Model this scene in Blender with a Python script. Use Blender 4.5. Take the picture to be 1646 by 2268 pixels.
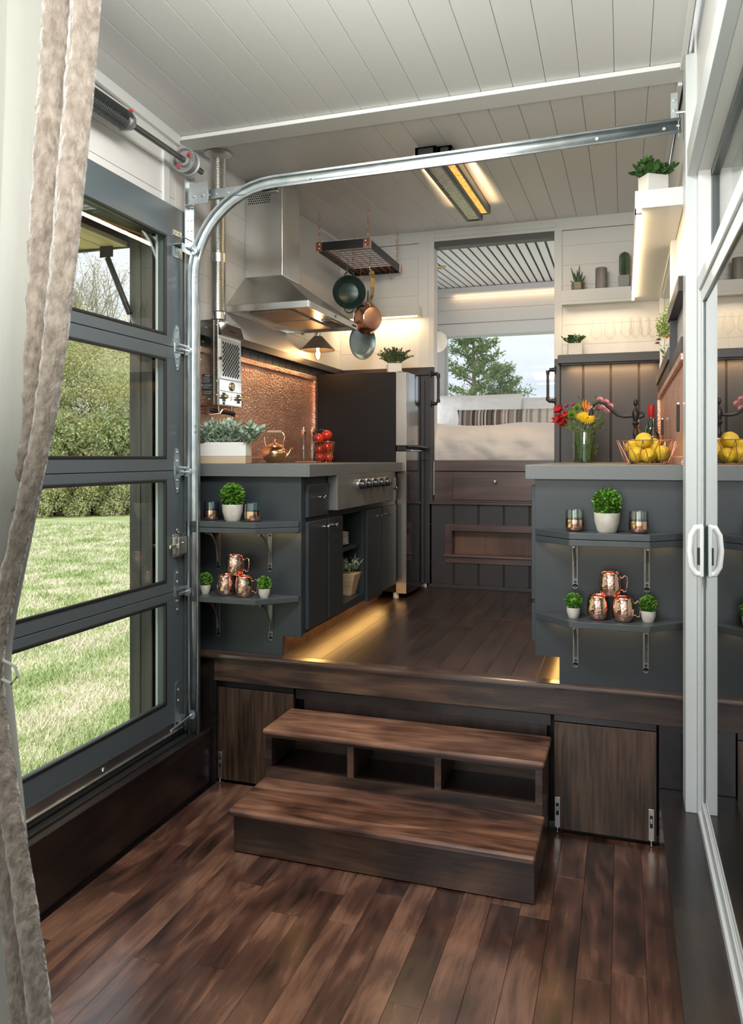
import bpy, math, random
from math import sin, cos, pi, radians as R
from mathutils import Vector, Matrix
random.seed(7)
for o in list(bpy.data.objects): bpy.data.objects.remove(o)
S = bpy.context.scene
COL = S.collection

# ------------------------------------------------------------------ camera
cd = bpy.data.cameras.new('camera'); cam = bpy.data.objects.new('camera', cd); COL.objects.link(cam)
cam.location = (0, 0, 1.57); cam.rotation_euler = (pi/2, 0, 0.3168)
cd.sensor_fit = 'HORIZONTAL'; cd.sensor_width = 36; cd.lens = 1701.08/1646*36
cd.shift_y = -(1134-1013.8)/1646; cd.clip_start = 0.05; cd.clip_end = 500
cd.dof.use_dof = True; cd.dof.focus_distance = 4.2; cd.dof.aperture_fstop = 11
S.camera = cam
S.view_settings.view_transform = 'Standard'; S.view_settings.look = 'None'
S.view_settings.gamma = 1; S.view_settings.use_curve_mapping = False
S.view_settings.exposure = 0.84
S.cycles.max_bounces = 10; S.cycles.diffuse_bounces = 5; S.cycles.glossy_bounces = 5
S.cycles.transmission_bounces = 8; S.cycles.transparent_max_bounces = 16
S.cycles.caustics_reflective = False; S.cycles.caustics_refractive = False
S.cycles.sample_clamp_indirect = 6
S.cycles.use_denoising = True

# ------------------------------------------------------------------ sky (thin overcast)
W = bpy.data.worlds.new('sky'); S.world = W; W.use_nodes = True
nt = W.node_tree; nt.nodes.clear()
out = nt.nodes.new('ShaderNodeOutputWorld'); bg = nt.nodes.new('ShaderNodeBackground')
tc = nt.nodes.new('ShaderNodeTexCoord'); mp = nt.nodes.new('ShaderNodeMapping'); mp.inputs['Scale'].default_value = (1, 1, 3.2)
no = nt.nodes.new('ShaderNodeTexNoise'); no.inputs['Scale'].default_value = 3.0; no.inputs['Detail'].default_value = 5; no.inputs['Roughness'].default_value = .5
cr = nt.nodes.new('ShaderNodeValToRGB')
cr.color_ramp.elements[0].position = .36; cr.color_ramp.elements[0].color = (.70, .78, .90, 1)
cr.color_ramp.elements[1].position = .60; cr.color_ramp.elements[1].color = (.90, .92, .95, 1)
bg.inputs['Strength'].default_value = .68
L = nt.links.new
L(tc.outputs['Generated'], mp.inputs[0]); L(mp.outputs[0], no.inputs['Vector']); L(no.outputs['Fac'], cr.inputs[0]); L(cr.outputs[0], bg.inputs[0]); L(bg.outputs[0], out.inputs[0])

def area(name, loc, rot, sx, sy, power, col):
    l = bpy.data.lights.new(name, 'AREA'); l.shape = 'RECTANGLE'; l.size = sx; l.size_y = sy; l.energy = power; l.color = col
    o = bpy.data.objects.new(name, l); COL.objects.link(o); o.location = loc; o.rotation_euler = rot
    return o
sun = bpy.data.lights.new('sun', 'SUN'); sun.energy = 1.9; sun.angle = R(25); sun.color = (1, .96, .9)
so = bpy.data.objects.new('sun', sun); COL.objects.link(so); so.rotation_euler = (R(32), R(12), R(-20))
# unseen fill lamps added behind and above the camera to brighten the room
area('back_fill', (-1.0, -1.35, 1.5), (R(98), 0, R(4)), 1.8, 2.6, 16, (.96, .98, 1))
area('ceiling_fill', (-.95, 1.75, 3.02), (R(20), 0, R(8)), 1.2, .5, 35, (1, .98, .95))  # added overhead fill, not a fixture of the room
area('bounce_fill', (-.55, .1, 1.95), (R(158), 0, 0), 1.3, 1.2, 44, (1, .985, .96))  # added lamp aimed up to brighten the ceiling boards
# fill lamps added out of view at the bed room's sides to lift its ceiling
area('bed_fill', (.20, 6.7, 2.3), (0, R(112), 0), .9, 1.8, 5.5, (.97, .985, 1))
area('bed_fill', (-2.0, 6.7, 2.3), (0, R(-112), 0), .9, 1.8, 5.5, (.97, .985, 1))

# ------------------------------------------------------------------ mesh builder
def T(x, y, z): return Matrix.Translation((x, y, z))
class MB:
    def __init__(s): s.v = []; s.f = []; s.sm = []
    def add(s, vs, fs, sm=False, M=None):
        n = len(s.v)
        if M is not None: vs = [tuple(M @ Vector(v)) for v in vs]
        s.v += [tuple(v) for v in vs]; s.f += [tuple(i+n for i in f) for f in fs]; s.sm += [sm]*len(fs); return s
    def box(s, x0, x1, y0, y1, z0, z1, M=None):
        return s.add([(x0,y0,z0),(x1,y0,z0),(x1,y1,z0),(x0,y1,z0),(x0,y0,z1),(x1,y0,z1),(x1,y1,z1),(x0,y1,z1)],
            [(0,3,2,1),(4,5,6,7),(0,1,5,4),(1,2,6,5),(2,3,7,6),(3,0,4,7)], False, M)
    def prism(s, poly, a, b, axis='z', M=None):
        n = len(poly)
        def P(p, t): return {'z': (p[0],p[1],t), 'y': (p[0],t,p[1]), 'x': (t,p[0],p[1])}[axis]
        vs = [P(p,a) for p in poly]+[P(p,b) for p in poly]
        fs = [tuple(range(n))[::-1], tuple(range(n,2*n))]+[(i,(i+1)%n,n+(i+1)%n,n+i) for i in range(n)]
        return s.add(vs, fs, False, M)
    def ring(s, c, d, r, n, up=None):
        d = d.normalized(); a = (up or (Vector((0,0,1)) if abs(d.z) < .9 else Vector((1,0,0))))
        u = d.cross(a).normalized(); w = u.cross(d).normalized()
        return [tuple(c+u*(cos(2*pi*i/n)*r)+w*(sin(2*pi*i/n)*r)) for i in range(n)]
    def tube(s, pts, r, n=8, closed=False, M=None, up=None):
        pts = [Vector(p) for p in pts]; m = len(pts); rr = r if isinstance(r, (list,tuple)) else [r]*m
        vs = []
        for i, p in enumerate(pts):
            if closed: d = pts[(i+1)%m]-pts[i-1]
            else: d = pts[min(i+1,m-1)]-pts[max(i-1,0)]
            vs += s.ring(p, d, rr[i], n, up)
        fs = []
        for i in range(m if closed else m-1):
            j = (i+1)%m
            fs += [(i*n+k, i*n+(k+1)%n, j*n+(k+1)%n, j*n+k) for k in range(n)]
        if not closed: fs += [tuple(range(n)), tuple(range((m-1)*n, m*n))[::-1]]
        return s.add(vs, fs, True, M)
    def cyl(s, p0, p1, r0, r1=None, n=16, M=None): return s.tube([p0, p1], [r0, r0 if r1 is None else r1], n, M=M)
    def lathe(s, prof, n=24, c=(0,0,0), M=None, sm=True, caps=True):
        vs = []; fs = []; m = len(prof)
        for (r, z) in prof: vs += [(c[0]+r*cos(2*pi*k/n), c[1]+r*sin(2*pi*k/n), c[2]+z) for k in range(n)]
        for i in range(m-1): fs += [(i*n+k, i*n+(k+1)%n, (i+1)*n+(k+1)%n, (i+1)*n+k) for k in range(n)]
        if caps and prof[0][0] > 1e-4: fs.append(tuple(range(n))[::-1])
        if caps and prof[-1][0] > 1e-4: fs.append(tuple(range((m-1)*n, m*n)))
        return s.add(vs, fs, sm, M)
    def ball(s, c, r, n=14, m=9, sc=(1,1,1), M=None):
        return s.lathe([(max(1e-5, r*sin(pi*i/m))*1.0, -r*cos(pi*i/m)) for i in range(m+1)], n, (0,0,0), (M if M is not None else Matrix.Identity(4)) @ T(*c) @ Matrix.Diagonal((*sc,1)))
    def oval(s, p, d, nrm, l, w, bend=.15):
        p = Vector(p); d = Vector(d).normalized(); u = d.cross(Vector(nrm))
        if u.length < 1e-4: u = d.orthogonal()
        u.normalize(); q = u.cross(d).normalized(); c = q*l*bend
        return s.add([p, p+d*l*.28+u*w*.40+c*.2, p+d*l*.68+u*w*.46+c*.35, p+d*l+c*.3, p+d*l*.68-u*w*.46+c*.35, p+d*l*.28-u*w*.40+c*.2, p+d*l*.3-c*.25, p+d*l*.68-c*.1], [(0,1,6),(1,2,7,6),(2,3,7),(3,4,7),(4,5,6,7),(5,0,6)], False)
    def leaf(s, p, d, nrm, l, w, bend=.15):
        p = Vector(p); d = Vector(d).normalized(); nrm = Vector(nrm); u = d.cross(nrm)
        if u.length < 1e-4: u = d.orthogonal()
        u.normalize(); q = u.cross(d).normalized()
        return s.add([p, p+d*l*.45+u*w*.5+q*l*bend*.3, p+d*l, p+d*l*.45-u*w*.5+q*l*bend*.3, p+d*l*.5-q*l*bend*.2], [(0,1,4),(1,2,4),(2,3,4),(3,0,4)], False)
    def mesh(s, name):
        me = bpy.data.meshes.new(name); me.from_pydata(s.v, [], s.f)
        me.polygons.foreach_set('use_smooth', s.sm)
        if any(s.sm): me.set_sharp_from_angle(angle=R(42))
        me.update(); return me

def hold(o, parent):
    if parent is not None:
        o.parent = parent
        if not parent.get('_local'):
            w = parent; off = Vector((0,0,0))
            while w is not None: off += w.location; w = w.parent
            o.matrix_parent_inverse = Matrix.Identity(4)
def obj(name, mb, m, parent=None, bevel=0, kind=None, solid=0, sub=0, label=None):
    """one mesh object; coordinates of the builder are those of the thing's own frame"""
    o = bpy.data.objects.new(name, mb.mesh(name) if isinstance(mb, MB) else mb); COL.objects.link(o)
    if m is not None and not o.data.materials: o.data.materials.append(m)
    if parent is not None: o.parent = parent
    if bevel:
        b = o.modifiers.new('bevel', 'BEVEL'); b.width = bevel; b.segments = 2; b.limit_method = 'ANGLE'; b.angle_limit = R(40)
    if solid:
        b = o.modifiers.new('solid', 'SOLIDIFY'); b.thickness = solid; b.offset = 0
    if sub:
        b = o.modifiers.new('sub', 'SUBSURF'); b.levels = sub; b.render_levels = sub
    if kind: o['kind'] = kind
    if label: o['label'] = label
    return o
def tag(o, label, cat, group=None):
    o['label'] = label; o['category'] = cat
    if group: o['group'] = group
    return o
def thing(name, label, cat, loc=(0,0,0), rz=0, group=None):
    o = bpy.data.objects.new(name, None); COL.objects.link(o); o.empty_display_size = .05
    o.location = loc; o.rotation_euler = (0,0,rz)
    return tag(o, label, cat, group)
def struct(name, mb, m, bevel=0, parent=None):
    o = obj(name, mb, m, parent, bevel)
    if parent is None: o['kind'] = 'structure'
    return o
def dup(root, loc, rz=0, label=None, group=None, sc=1, rot=None):
    r = root.copy(); COL.objects.link(r); r.location = loc; r.rotation_euler = rot or (0,0,rz); r.scale = (sc,)*3
    if label: r['label'] = label
    if group: r['group'] = group
    for ch in list(root.children):
        c = ch.copy(); COL.objects.link(c); c.parent = r
        for g in list(ch.children):
            d = g.copy(); COL.objects.link(d); d.parent = c
    return r
def B(*a): return MB().box(*a)

# ------------------------------------------------------------------ materials
def newmat(name):
    m = bpy.data.materials.new(name); m.use_nodes = True; n = m.node_tree.nodes; n.clear()
    o = n.new('ShaderNodeOutputMaterial'); return m, m.node_tree, o
def mat(name, col, rough=.5, metal=0, spec=.5, coat=0, bump=None, emit=None, var=None, sss=0, aniso=0, sheen=0):
    """bump=(type, scale, strength, distance[, stretch])  var=(scale, colour2[, stretch, lo, hi])"""
    m, t, o = newmat(name); p = t.nodes.new('ShaderNodeBsdfPrincipled'); t.links.new(p.outputs[0], o.inputs[0])
    p.inputs['Base Color'].default_value = (*col, 1); p.inputs['Roughness'].default_value = rough; p.inputs['Metallic'].default_value = metal
    p.inputs['Specular IOR Level'].default_value = spec; p.inputs['Coat Weight'].default_value = coat; p.inputs['Coat Roughness'].default_value = .12
    p.inputs['Sheen Weight'].default_value = sheen
    if emit: p.inputs['Emission Color'].default_value = (*emit[0], 1); p.inputs['Emission Strength'].default_value = emit[1]
    if var or bump:
        c = t.nodes.new('ShaderNodeTexCoord')
    if var:
        mp = t.nodes.new('ShaderNodeMapping'); mp.inputs['Scale'].default_value = var[2] if len(var) > 2 else (1,1,1)
        no = t.nodes.new('ShaderNodeTexNoise'); no.inputs['Scale'].default_value = var[0]; no.inputs['Detail'].default_value = 4
        r = t.nodes.new('ShaderNodeValToRGB'); lo, hi = (var[3], var[4]) if len(var) > 4 else (.38, .66)
        r.color_ramp.elements[0].position = lo; r.color_ramp.elements[1].position = hi
        r.color_ramp.elements[0].color = (*col, 1); r.color_ramp.elements[1].color = (*var[1], 1)
        t.links.new(c.outputs['Object'], mp.inputs[0]); t.links.new(mp.outputs[0], no.inputs['Vector']); t.links.new(no.outputs['Fac'], r.inputs[0]); t.links.new(r.outputs[0], p.inputs['Base Color'])
    if bump:
        mp = t.nodes.new('ShaderNodeMapping'); mp.inputs['Scale'].default_value = bump[4] if len(bump) > 4 else (1,1,1)
        if bump[0] == 'noise':
            b = t.nodes.new('ShaderNodeTexNoise'); b.inputs['Detail'].default_value = 3; oo = b.outputs['Fac']
        else:
            b = t.nodes.new('ShaderNodeTexVoronoi'); b.feature = 'SMOOTH_F1'; oo = b.outputs['Distance']
        b.inputs['Scale'].default_value = bump[1]
        bu = t.nodes.new('ShaderNodeBump'); bu.inputs['Strength'].default_value = bump[2]; bu.inputs['Distance'].default_value = bump[3]
        t.links.new(c.outputs['Object'], mp.inputs[0]); t.links.new(mp.outputs[0], b.inputs['Vector']); t.links.new(oo, bu.inputs['Height']); t.links.new(bu.outputs[0], p.inputs['Normal'])
    return m
def wood(name, cols, axis='y', rough=.3, scale=1, coat=.3, rnd=.55, fine=.5, vary=1.0, st_=.11):
    """figured wood: cols dark/mid/light, grain along axis, each piece shifted and toned by its own random value"""
    m, t, o = newmat(name); N = t.nodes.new; K = t.links.new
    p = N('ShaderNodeBsdfPrincipled'); K(p.outputs[0], o.inputs[0])
    g = N('ShaderNodeNewGeometry'); oi = N('ShaderNodeObjectInfo')
    mu = N('ShaderNodeMath'); mu.operation = 'MULTIPLY'; mu.inputs[1].default_value = 37
    K(oi.outputs['Random'], mu.inputs[0])
    va = N('ShaderNodeVectorMath'); va.operation = 'ADD'; K(g.outputs['Position'], va.inputs[0]); K(mu.outputs[0], va.inputs[1])
    st = {'x': (st_,1,1), 'y': (1,st_,1), 'z': (1,1,st_)}[axis]
    mp = N('ShaderNodeMapping'); mp.inputs['Scale'].default_value = [s*scale for s in st]; K(va.outputs[0], mp.inputs[0])
    n1 = N('ShaderNodeTexNoise'); n1.inputs['Scale'].default_value = 9; n1.inputs['Detail'].default_value = 5; n1.inputs['Distortion'].default_value = 1.6; K(mp.outputs[0], n1.inputs['Vector'])
    mp2 = N('ShaderNodeMapping'); mp2.inputs['Scale'].default_value = [(.05 if s < .5 else 1)*scale for s in st]; K(va.outputs[0], mp2.inputs[0])
    n2 = N('ShaderNodeTexNoise'); n2.inputs['Scale'].default_value = 90; n2.inputs['Detail'].default_value = 3; K(mp2.outputs[0], n2.inputs['Vector'])
    n3 = N('ShaderNodeTexNoise'); n3.inputs['Scale'].default_value = 3.2; n3.inputs['Detail'].default_value = 2; K(va.outputs[0], n3.inputs['Vector'])
    def math(op, a, b):
        x = N('ShaderNodeMath'); x.operation = op
        for i, q in enumerate((a, b)):
            if isinstance(q, (int, float)): x.inputs[i].default_value = q
            else: K(q, x.inputs[i])
        return x.outputs[0]
    f = math('ADD', math('MULTIPLY', n1.outputs['Fac'], 1.25), math('MULTIPLY', math('SUBTRACT', n2.outputs['Fac'], .5), fine))
    f = math('ADD', f, math('MULTIPLY', math('SUBTRACT', n3.outputs['Fac'], .5), .9*vary))
    f = math('ADD', f, math('MULTIPLY', math('SUBTRACT', oi.outputs['Random'], .5), rnd))
    f = math('SUBTRACT', f, .12)
    r = N('ShaderNodeValToRGB'); e = r.color_ramp.elements; e[0].position = .18; e[1].position = .88
    e[0].color = (*cols[0],1); e[1].color = (*cols[2],1); q = e.new(.5); q.color = (*cols[1],1)
    K(f, r.inputs[0]); K(r.outputs[0], p.inputs['Base Color'])
    p.inputs['Roughness'].default_value = rough; p.inputs['Coat Weight'].default_value = coat; p.inputs['Coat Roughness'].default_value = .20
    rr = math('ADD', math('MULTIPLY', n3.outputs['Fac'], .16), rough-.08); K(rr, p.inputs['Roughness'])
    bu = N('ShaderNodeBump'); bu.inputs['Strength'].default_value = .12; bu.inputs['Distance'].default_value = .002; K(n2.outputs['Fac'], bu.inputs['Height']); K(bu.outputs[0], p.inputs['Normal'])
    return m
def glass(name, tint=(1,1,1), refl=1.0, ior=1.5, rough=0.0):
    """thin pane: clear transmission plus Fresnel reflection"""
    m, t, o = newmat(name); N = t.nodes.new; K = t.links.new
    tr = N('ShaderNodeBsdfTransparent'); tr.inputs[0].default_value = (*tint,1)
    gl = N('ShaderNodeBsdfGlossy'); gl.inputs['Roughness'].default_value = rough
    # Schlick reflectance from the unsigned facing angle: the same from either side of the pane
    g = N('ShaderNodeNewGeometry'); dt = N('ShaderNodeVectorMath'); dt.operation = 'DOT_PRODUCT'; K(g.outputs['Normal'], dt.inputs[0]); K(g.outputs['Incoming'], dt.inputs[1])
    def mth(op, x, y=None):
        q = N('ShaderNodeMath'); q.operation = op
        for i, v in enumerate((x, y)):
            if v is None: continue
            if isinstance(v, (int, float)): q.inputs[i].default_value = v
            else: K(v, q.inputs[i])
        return q
    f0 = ((ior-1)/(ior+1))**2
    pw = mth('POWER', mth('SUBTRACT', 1.0, mth('ABSOLUTE', dt.outputs['Value']).outputs[0]).outputs[0], 5.0)
    mu = mth('MULTIPLY', mth('ADD', mth('MULTIPLY', pw.outputs[0], 1-f0).outputs[0], f0).outputs[0], refl); mu.use_clamp = True
    mx = N('ShaderNodeMixShader'); K(mu.outputs[0], mx.inputs[0]); K(tr.outputs[0], mx.inputs[1]); K(gl.outputs[0], mx.inputs[2]); K(mx.outputs[0], o.inputs[0])
    return m
def emis(name, col, st):
    m, t, o = newmat(name); e = t.nodes.new('ShaderNodeEmission'); e.inputs[0].default_value = (*col,1); e.inputs[1].default_value = st
    t.links.new(e.outputs[0], o.inputs[0]); return m
WHITE = mat('white_paint', (.70,.69,.665), .42, bump=('noise',260,.05,.001))
WHITE2 = mat('white_trim', (.70,.70,.68), .38)
VINYL = mat('white_vinyl', (.54,.57,.57), .30)
DARK = mat('slate_cabinet_paint', (.023,.029,.033), .40, bump=('noise',220,.06,.001), var=(3,(.030,.037,.042)))
BLACKP = mat('black_wainscot_paint', (.026,.023,.024), .42, var=(2.2,(.034,.030,.031)))
TOP = mat('grey_worktop', (.118,.126,.125), .42, var=(160,(.138,.147,.144)), bump=('noise',300,.05,.001))
STEELTOP = mat('zinc_fascia', (.14,.145,.14), .40, .25, var=(4,(.19,.195,.185)), bump=('noise',280,.06,.001))
FLOOR = wood('walnut_floor', ((.018,.0085,.0065),(.080,.035,.024),(.215,.108,.068)), 'y', .24, 1, 1.0, .30, .35, 1.15, .22)
FLOOR2 = wood('dark_stained_floor', ((.016,.009,.008),(.031,.017,.014),(.058,.030,.024)), 'y', .34, 1, .22, .15)
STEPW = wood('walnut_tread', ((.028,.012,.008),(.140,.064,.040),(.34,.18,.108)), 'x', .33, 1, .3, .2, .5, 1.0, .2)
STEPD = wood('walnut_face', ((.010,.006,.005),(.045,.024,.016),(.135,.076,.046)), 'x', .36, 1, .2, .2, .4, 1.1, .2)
DOORW = wood('walnut_veneer', ((.012,.007,.005),(.046,.025,.015),(.100,.057,.035)), 'z', .38, 1.2, .15, .3, 1.1, .5)
SILLW = wood('dark_sill_wood', ((.005,.0045,.005),(.009,.007,.0075),(.024,.015,.012)), 'y', .26, 1, .5, .2)
BEDW = wood('red_brown_wood', ((.030,.014,.013),(.070,.036,.032),(.12,.064,.052)), 'x', .38, 1, .2, .2)
PINE = wood('pine_soffit', ((.42,.26,.12),(.70,.52,.28),(.84,.68,.42)), 'y', .6, 1, 0, .3)
CHAR = mat('charred_siding', (.034,.036,.036), .5, var=(9,(.12,.11,.095),(1,1,.12)), bump=('noise',40,.5,.006,(1,1,.3)))
GARAGE = mat('slate_aluminium', (.098,.122,.134), .38, .2, bump=('noise',300,.03,.001))
RUBBER = mat('black_rubber', (.012,.012,.013), .5)
GALV = mat('galvanised_steel', (.42,.47,.49), .36, .95, var=(14,(.56,.60,.61)), bump=('noise',60,.08,.001))
STEEL = mat('brushed_stainless', (.60,.60,.57), .27, 1, var=(5,(.72,.72,.69),(1,1,.3)), bump=('noise',60,.06,.001,(1,12,1)))
STEELS = mat('polished_stainless', (.74,.74,.73), .14, 1)
CHROME = mat('chrome', (.75,.75,.76), .10, 1)
FRIDGES = mat('fridge_side_black', (.007,.006,.006), .36, spec=.22, bump=('noise',420,.7,.002))
FRIDGED = mat('fridge_door_steel', (.30,.30,.31), .10, 1)
COPH = mat('hammered_copper_sheet', (.74,.46,.37), .34, .92, bump=('noise',95,1.0,.010), var=(7,(.88,.61,.51)))
COPP = mat('polished_copper', (.95,.56,.43), .12, 1)
COPM = mat('hammered_copper', (.95,.58,.46), .15, 1, bump=('vor',105,.45,.0035))
COPW = mat('copper_wire', (.88,.44,.30), .22, 1)
BRASS = mat('aged_brass', (.50,.39,.20), .34, 1)
BRASSL = mat('kettle_brass', (.84,.54,.32), .18, 1, var=(12,(.72,.42,.24)))
IRON = mat('black_iron', (.018,.018,.019), .38, .3)
PANB = mat('blue_carbon_steel', (.13,.18,.20), .34, .7, var=(9,(.22,.30,.34)))
PANG = mat('green_black_enamel', (.012,.035,.032), .26, .2, var=(12,(.022,.05,.044)))
ENAM = mat('charcoal_shade', (.16,.145,.13), .42, .5)
LEAFG = mat('boxwood_leaf', (.022,.10,.008), .42, var=(60,(.15,.33,.03)))
LEAFS = mat('sage_leaf', (.22,.32,.22), .5, var=(50,(.56,.66,.52)))
LEAFO = mat('olive_leaf', (.08,.11,.05), .5, var=(60,(.26,.30,.17)))
LEAFD = mat('jade_leaf', (.018,.065,.016), .32, var=(20,(.07,.17,.035)))
CACT = mat('cactus_skin', (.03,.07,.035), .5, var=(12,(.06,.12,.06)))
SPINE = mat('cactus_spine', (.55,.50,.36), .6)
CONC = mat('rough_concrete', (.52,.48,.41), .8, var=(22,(.66,.62,.56)), bump=('noise',70,.4,.003))
POTW = mat('white_ceramic', (.74,.73,.70), .3)
POTT = mat('tan_ceramic', (.50,.39,.26), .45)
POTB = mat('olive_pot_glaze', (.20,.17,.09), .4)
POTG = mat('grey_concrete_pot', (.33,.34,.34), .75, bump=('noise',60,.3,.002))
VASEG = mat('weathered_grey_cylinder', (.16,.14,.13), .6, var=(14,(.30,.28,.26),(1,1,.3)), bump=('noise',40,.4,.004))
WOODL = wood('light_wood', ((.40,.27,.15),(.58,.42,.26),(.70,.54,.36)), 'x', .5, 2, 0, .1)
SOIL = mat('potting_soil', (.03,.02,.012), .9)
GLASS = glass('window_glass', (.97,.985,.98), 1.0, 1.5)
GLASSD = glass('door_glass', (.90,.94,.93), 1.55, 1.62)
GLASSC = glass('drinking_glass', (.997,.997,.995), 1.0, 1.22)
GLASST = glass('tumbler_glass', (.95,.97,.97), 2.4, 1.6)
GLASSB = glass('blue_glass', (.78,.88,.96), 2.4, 1.6)
GLASSV = glass('green_tinted_glass', (.80,.88,.78), 1.1, 1.5)
LEDW = emis('warm_led', (1,.72,.40), 8)
LEDSOFT = emis('warm_led_soft', (1,.62,.30), 3)
BULB = emis('filament_glow', (1,.60,.22), 14)
GLOBE = mat('opal_globe', (.80,.76,.68), .25, emit=((1,.84,.64), .12))
CLOTHW = mat('white_linen', (.68,.65,.63), .85, sheen=.3, bump=('noise',3.2,.45,.05,(1,1,2.0)))
CLOTHP = mat('white_pillow_cotton', (.80,.80,.80), .85, sheen=.3, bump=('noise',5,.5,.05,(1.6,1,.8)))
LEMON = mat('lemon_peel', (.74,.46,.02), .42, var=(10,(.76,.58,.05)), bump=('vor',160,.3,.002))
TOMATO = mat('tomato_skin', (.62,.03,.012), .16, coat=.5)
STEMG = mat('green_stem', (.16,.26,.06), .5)
# ================================================================== SETTING
XL, XR, YB, YF = -2.03, .24, -1.6, 5.44      # inside faces, back end, far wall
PF = .63                                     # kitchen platform height
rnd = random.Random(3)
def pieces(name, cells, m, parent, bevel=.0015):
    """cells = boxes (x0,x1,y0,y1,z0,z1); one object per piece; equal sizes share a mesh"""
    cache = {}
    for c in cells:
        d = tuple(round(c[i+1]-c[i], 3) for i in (0,2,4))
        if d not in cache: cache[d] = B(0,d[0],0,d[1],0,d[2]).mesh(name)
        o = obj(name, cache[d], m, parent, bevel); o.location = (c[0], c[2], c[4])
# ---- lower floor
fl = struct('floor', B(XL-.1, XR+.25, YB, YF, -.06, -.012), SILLW)
cells = []
known = {11: [2.44], 15: [2.666], 16: [2.958, 1.9], 17: [2.40], 18: [2.461, 1.4], 5: [2.55, 1.62], 6: [3.05, 2.1], 7: [2.42]}
for i in range(20):
    x0 = .068-.102*(i+0) ; x0 = -1.870+.102*i
    cuts = known.get(i, [rnd.uniform(1.7, 3.1)]) + [rnd.uniform(.2, .9)]
    if i < 2: cuts = [2.72, 2.05+.3*i, 1.0]
    ys = sorted([YB, 3.315]+cuts)
    for a, b in zip(ys, ys[1:]): cells.append((x0, x0+.1008, a, b-.0012, -.014, 0))
pieces('floor_plank', cells, FLOOR, fl, .0006)
# ---- kitchen floor
fl2 = struct('floor', B(XL, XR, 3.33, YF+.1, .56, PF-.012), SILLW)
cells = []
for i in range(12):
    x0 = -1.56+.11*i; c = rnd.uniform(3.9, 4.9)
    for a, b in ((3.335, c), (c, YF)): cells.append((x0, x0+.1094, a, b-.0008, PF-.012, PF))
pieces('floor_plank', cells, FLOOR2, fl2, .0004)
# ---- ceilings: long beadboards front and back of a cross batten, shallow valley
ce = struct('ceiling', MB().prism([(YB,3.36),(3.27,3.16),(3.27,3.13),(YB,3.33)], XL, XR, 'x'), WHITE)
zf = lambda y: 3.105+.045*(3.27-y)
zb = lambda y: 3.215+.0525*(y-YF)
me_f = MB().prism([(YB, zf(YB)+.012), (YB, zf(YB)), (3.27, zf(3.27)), (3.27, zf(3.27)+.012)], 0, .1323, 'x').mesh('ceiling_board')
me_b = MB().prism([(3.27, zb(3.27)+.012), (3.27, zb(3.27)), (YF, zb(YF)), (YF, zb(YF)+.012)], 0, .1323, 'x').mesh('ceiling_board')
for i in range(18):
    x = -.844-.1325*9+.1335*i
    if x > XR-.02: break
    for me in (me_f, me_b):
        o = obj('ceiling_board', me, WHITE2 if me is me_f else WHITE, ce, .003); o.location.x = x+.0006
ce2 = struct('ceiling', MB().prism([(3.27,3.16),(YF+.1,zb(YF)+.06),(YF+.1,zb(YF)+.03),(3.27,3.135)], XL, XR, 'x'), WHITE)
struct('trim_1', B(XL, XR, 3.205, 3.335, 3.087, 3.106), WHITE2, .003)
struct('trim_2', MB().prism([(YB, zf(YB)), (YB, zf(YB)-.035), (3.2, 3.07), (3.2, 3.108)], XR-.03, XR-.012, 'x'), WHITE2, .002)
struct('trim_3', MB().prism([(3.34, 3.105), (3.34, 3.075), (YF, zb(YF)-.03), (YF, zb(YF))], XR-.03, XR-.012, 'x'), WHITE2, .002)
struct('trim_4', MB().prism([(YB, zf(YB)), (YB, zf(YB)-.05), (3.2, 3.06), (3.2, 3.108)], XL, XL+.02, 'x'), WHITE2, .002)
# ---- left wall: kitchen part, boards above the garage door, dark wainscot, jamb
wl = struct('wall_left', MB().box(XL-.15, XL-.012, 3.05, YF+2.6, -.1, 3.35).box(XL-.15, XL-.012, YB, 3.05, 2.66, 3.4).box(XL-.15, XL-.012, YB, 3.05, -.1, .25).box(XL-.15, XL-.012, YB, -.62, .25, 2.66), WHITE)
cells = []
z = 2.2275
while z < 3.15:
    cells.append((XL-.012, XL, 3.19, YF, z, min(z+.1356, 3.2))); z += .1364
for z in (2.66, 2.80, 2.94):
    cells.append((XL-.012, XL, YB, 3.19, z, z+.138))
pieces('shiplap_board', cells, WHITE, wl, .0018)
struct('trim_5', B(XL, XL+.012, 3.075, 3.125, 2.70, 3.03), WHITE2, .002)
cells = [(XL-.012, XL-.002, y, y+.0935, PF, 2.18) for y in [3.19+.0975*i for i in range(23)]]
pieces('wainscot_board', cells, BLACKP, wl, .002)
struct('trim_6', B(XL, XL+.035, 3.2, YF, 2.182, 2.226), BLACKP, .003)
# ---- far wall, with the opening to the bed
wf = struct('wall_far', MB().box(XL-.1, -1.305, YF+.012, YF+.10, PF-.1, 3.35).box(-.452, XR+.1, YF+.012, YF+.10, PF-.1, 3.35).box(-1.305, -.452, YF+.012, YF+.10, 3.158, 3.35)
    .box(-1.305,-.452, YF+.012, YF+.10, PF-.1, .83).box(-1.305,-.452, YF+.012, YF+.10, 1.075, 1.47), WHITE)
cells = []
z = 2.2095
while z < 3.1:
    h = min(z+.1356, 3.13)
    cells.append((XL, -1.42, YF-.002, YF+.012, z, h)); cells.append((-.40, XR, YF-.002, YF+.012, z+ (0 if z > 2.21 else 0), h)); z += .1364
pieces('shiplap_board', cells, WHITE, wf, .0018)
def fl_trim(i, *a, m=WHITE2): return struct('trim_%d' % i, B(*a), m, .002)
fl_trim(7, -1.42, -1.305, YF-.012, YF+.012, 2.17, 3.14)      # left stile beside the opening
fl_trim(8, -.452, -.40, YF-.012, YF+.012, 2.25, 3.14)
fl_trim(9, XL, XR, YF-.013, YF+.012, 3.135, 3.22)
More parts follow.
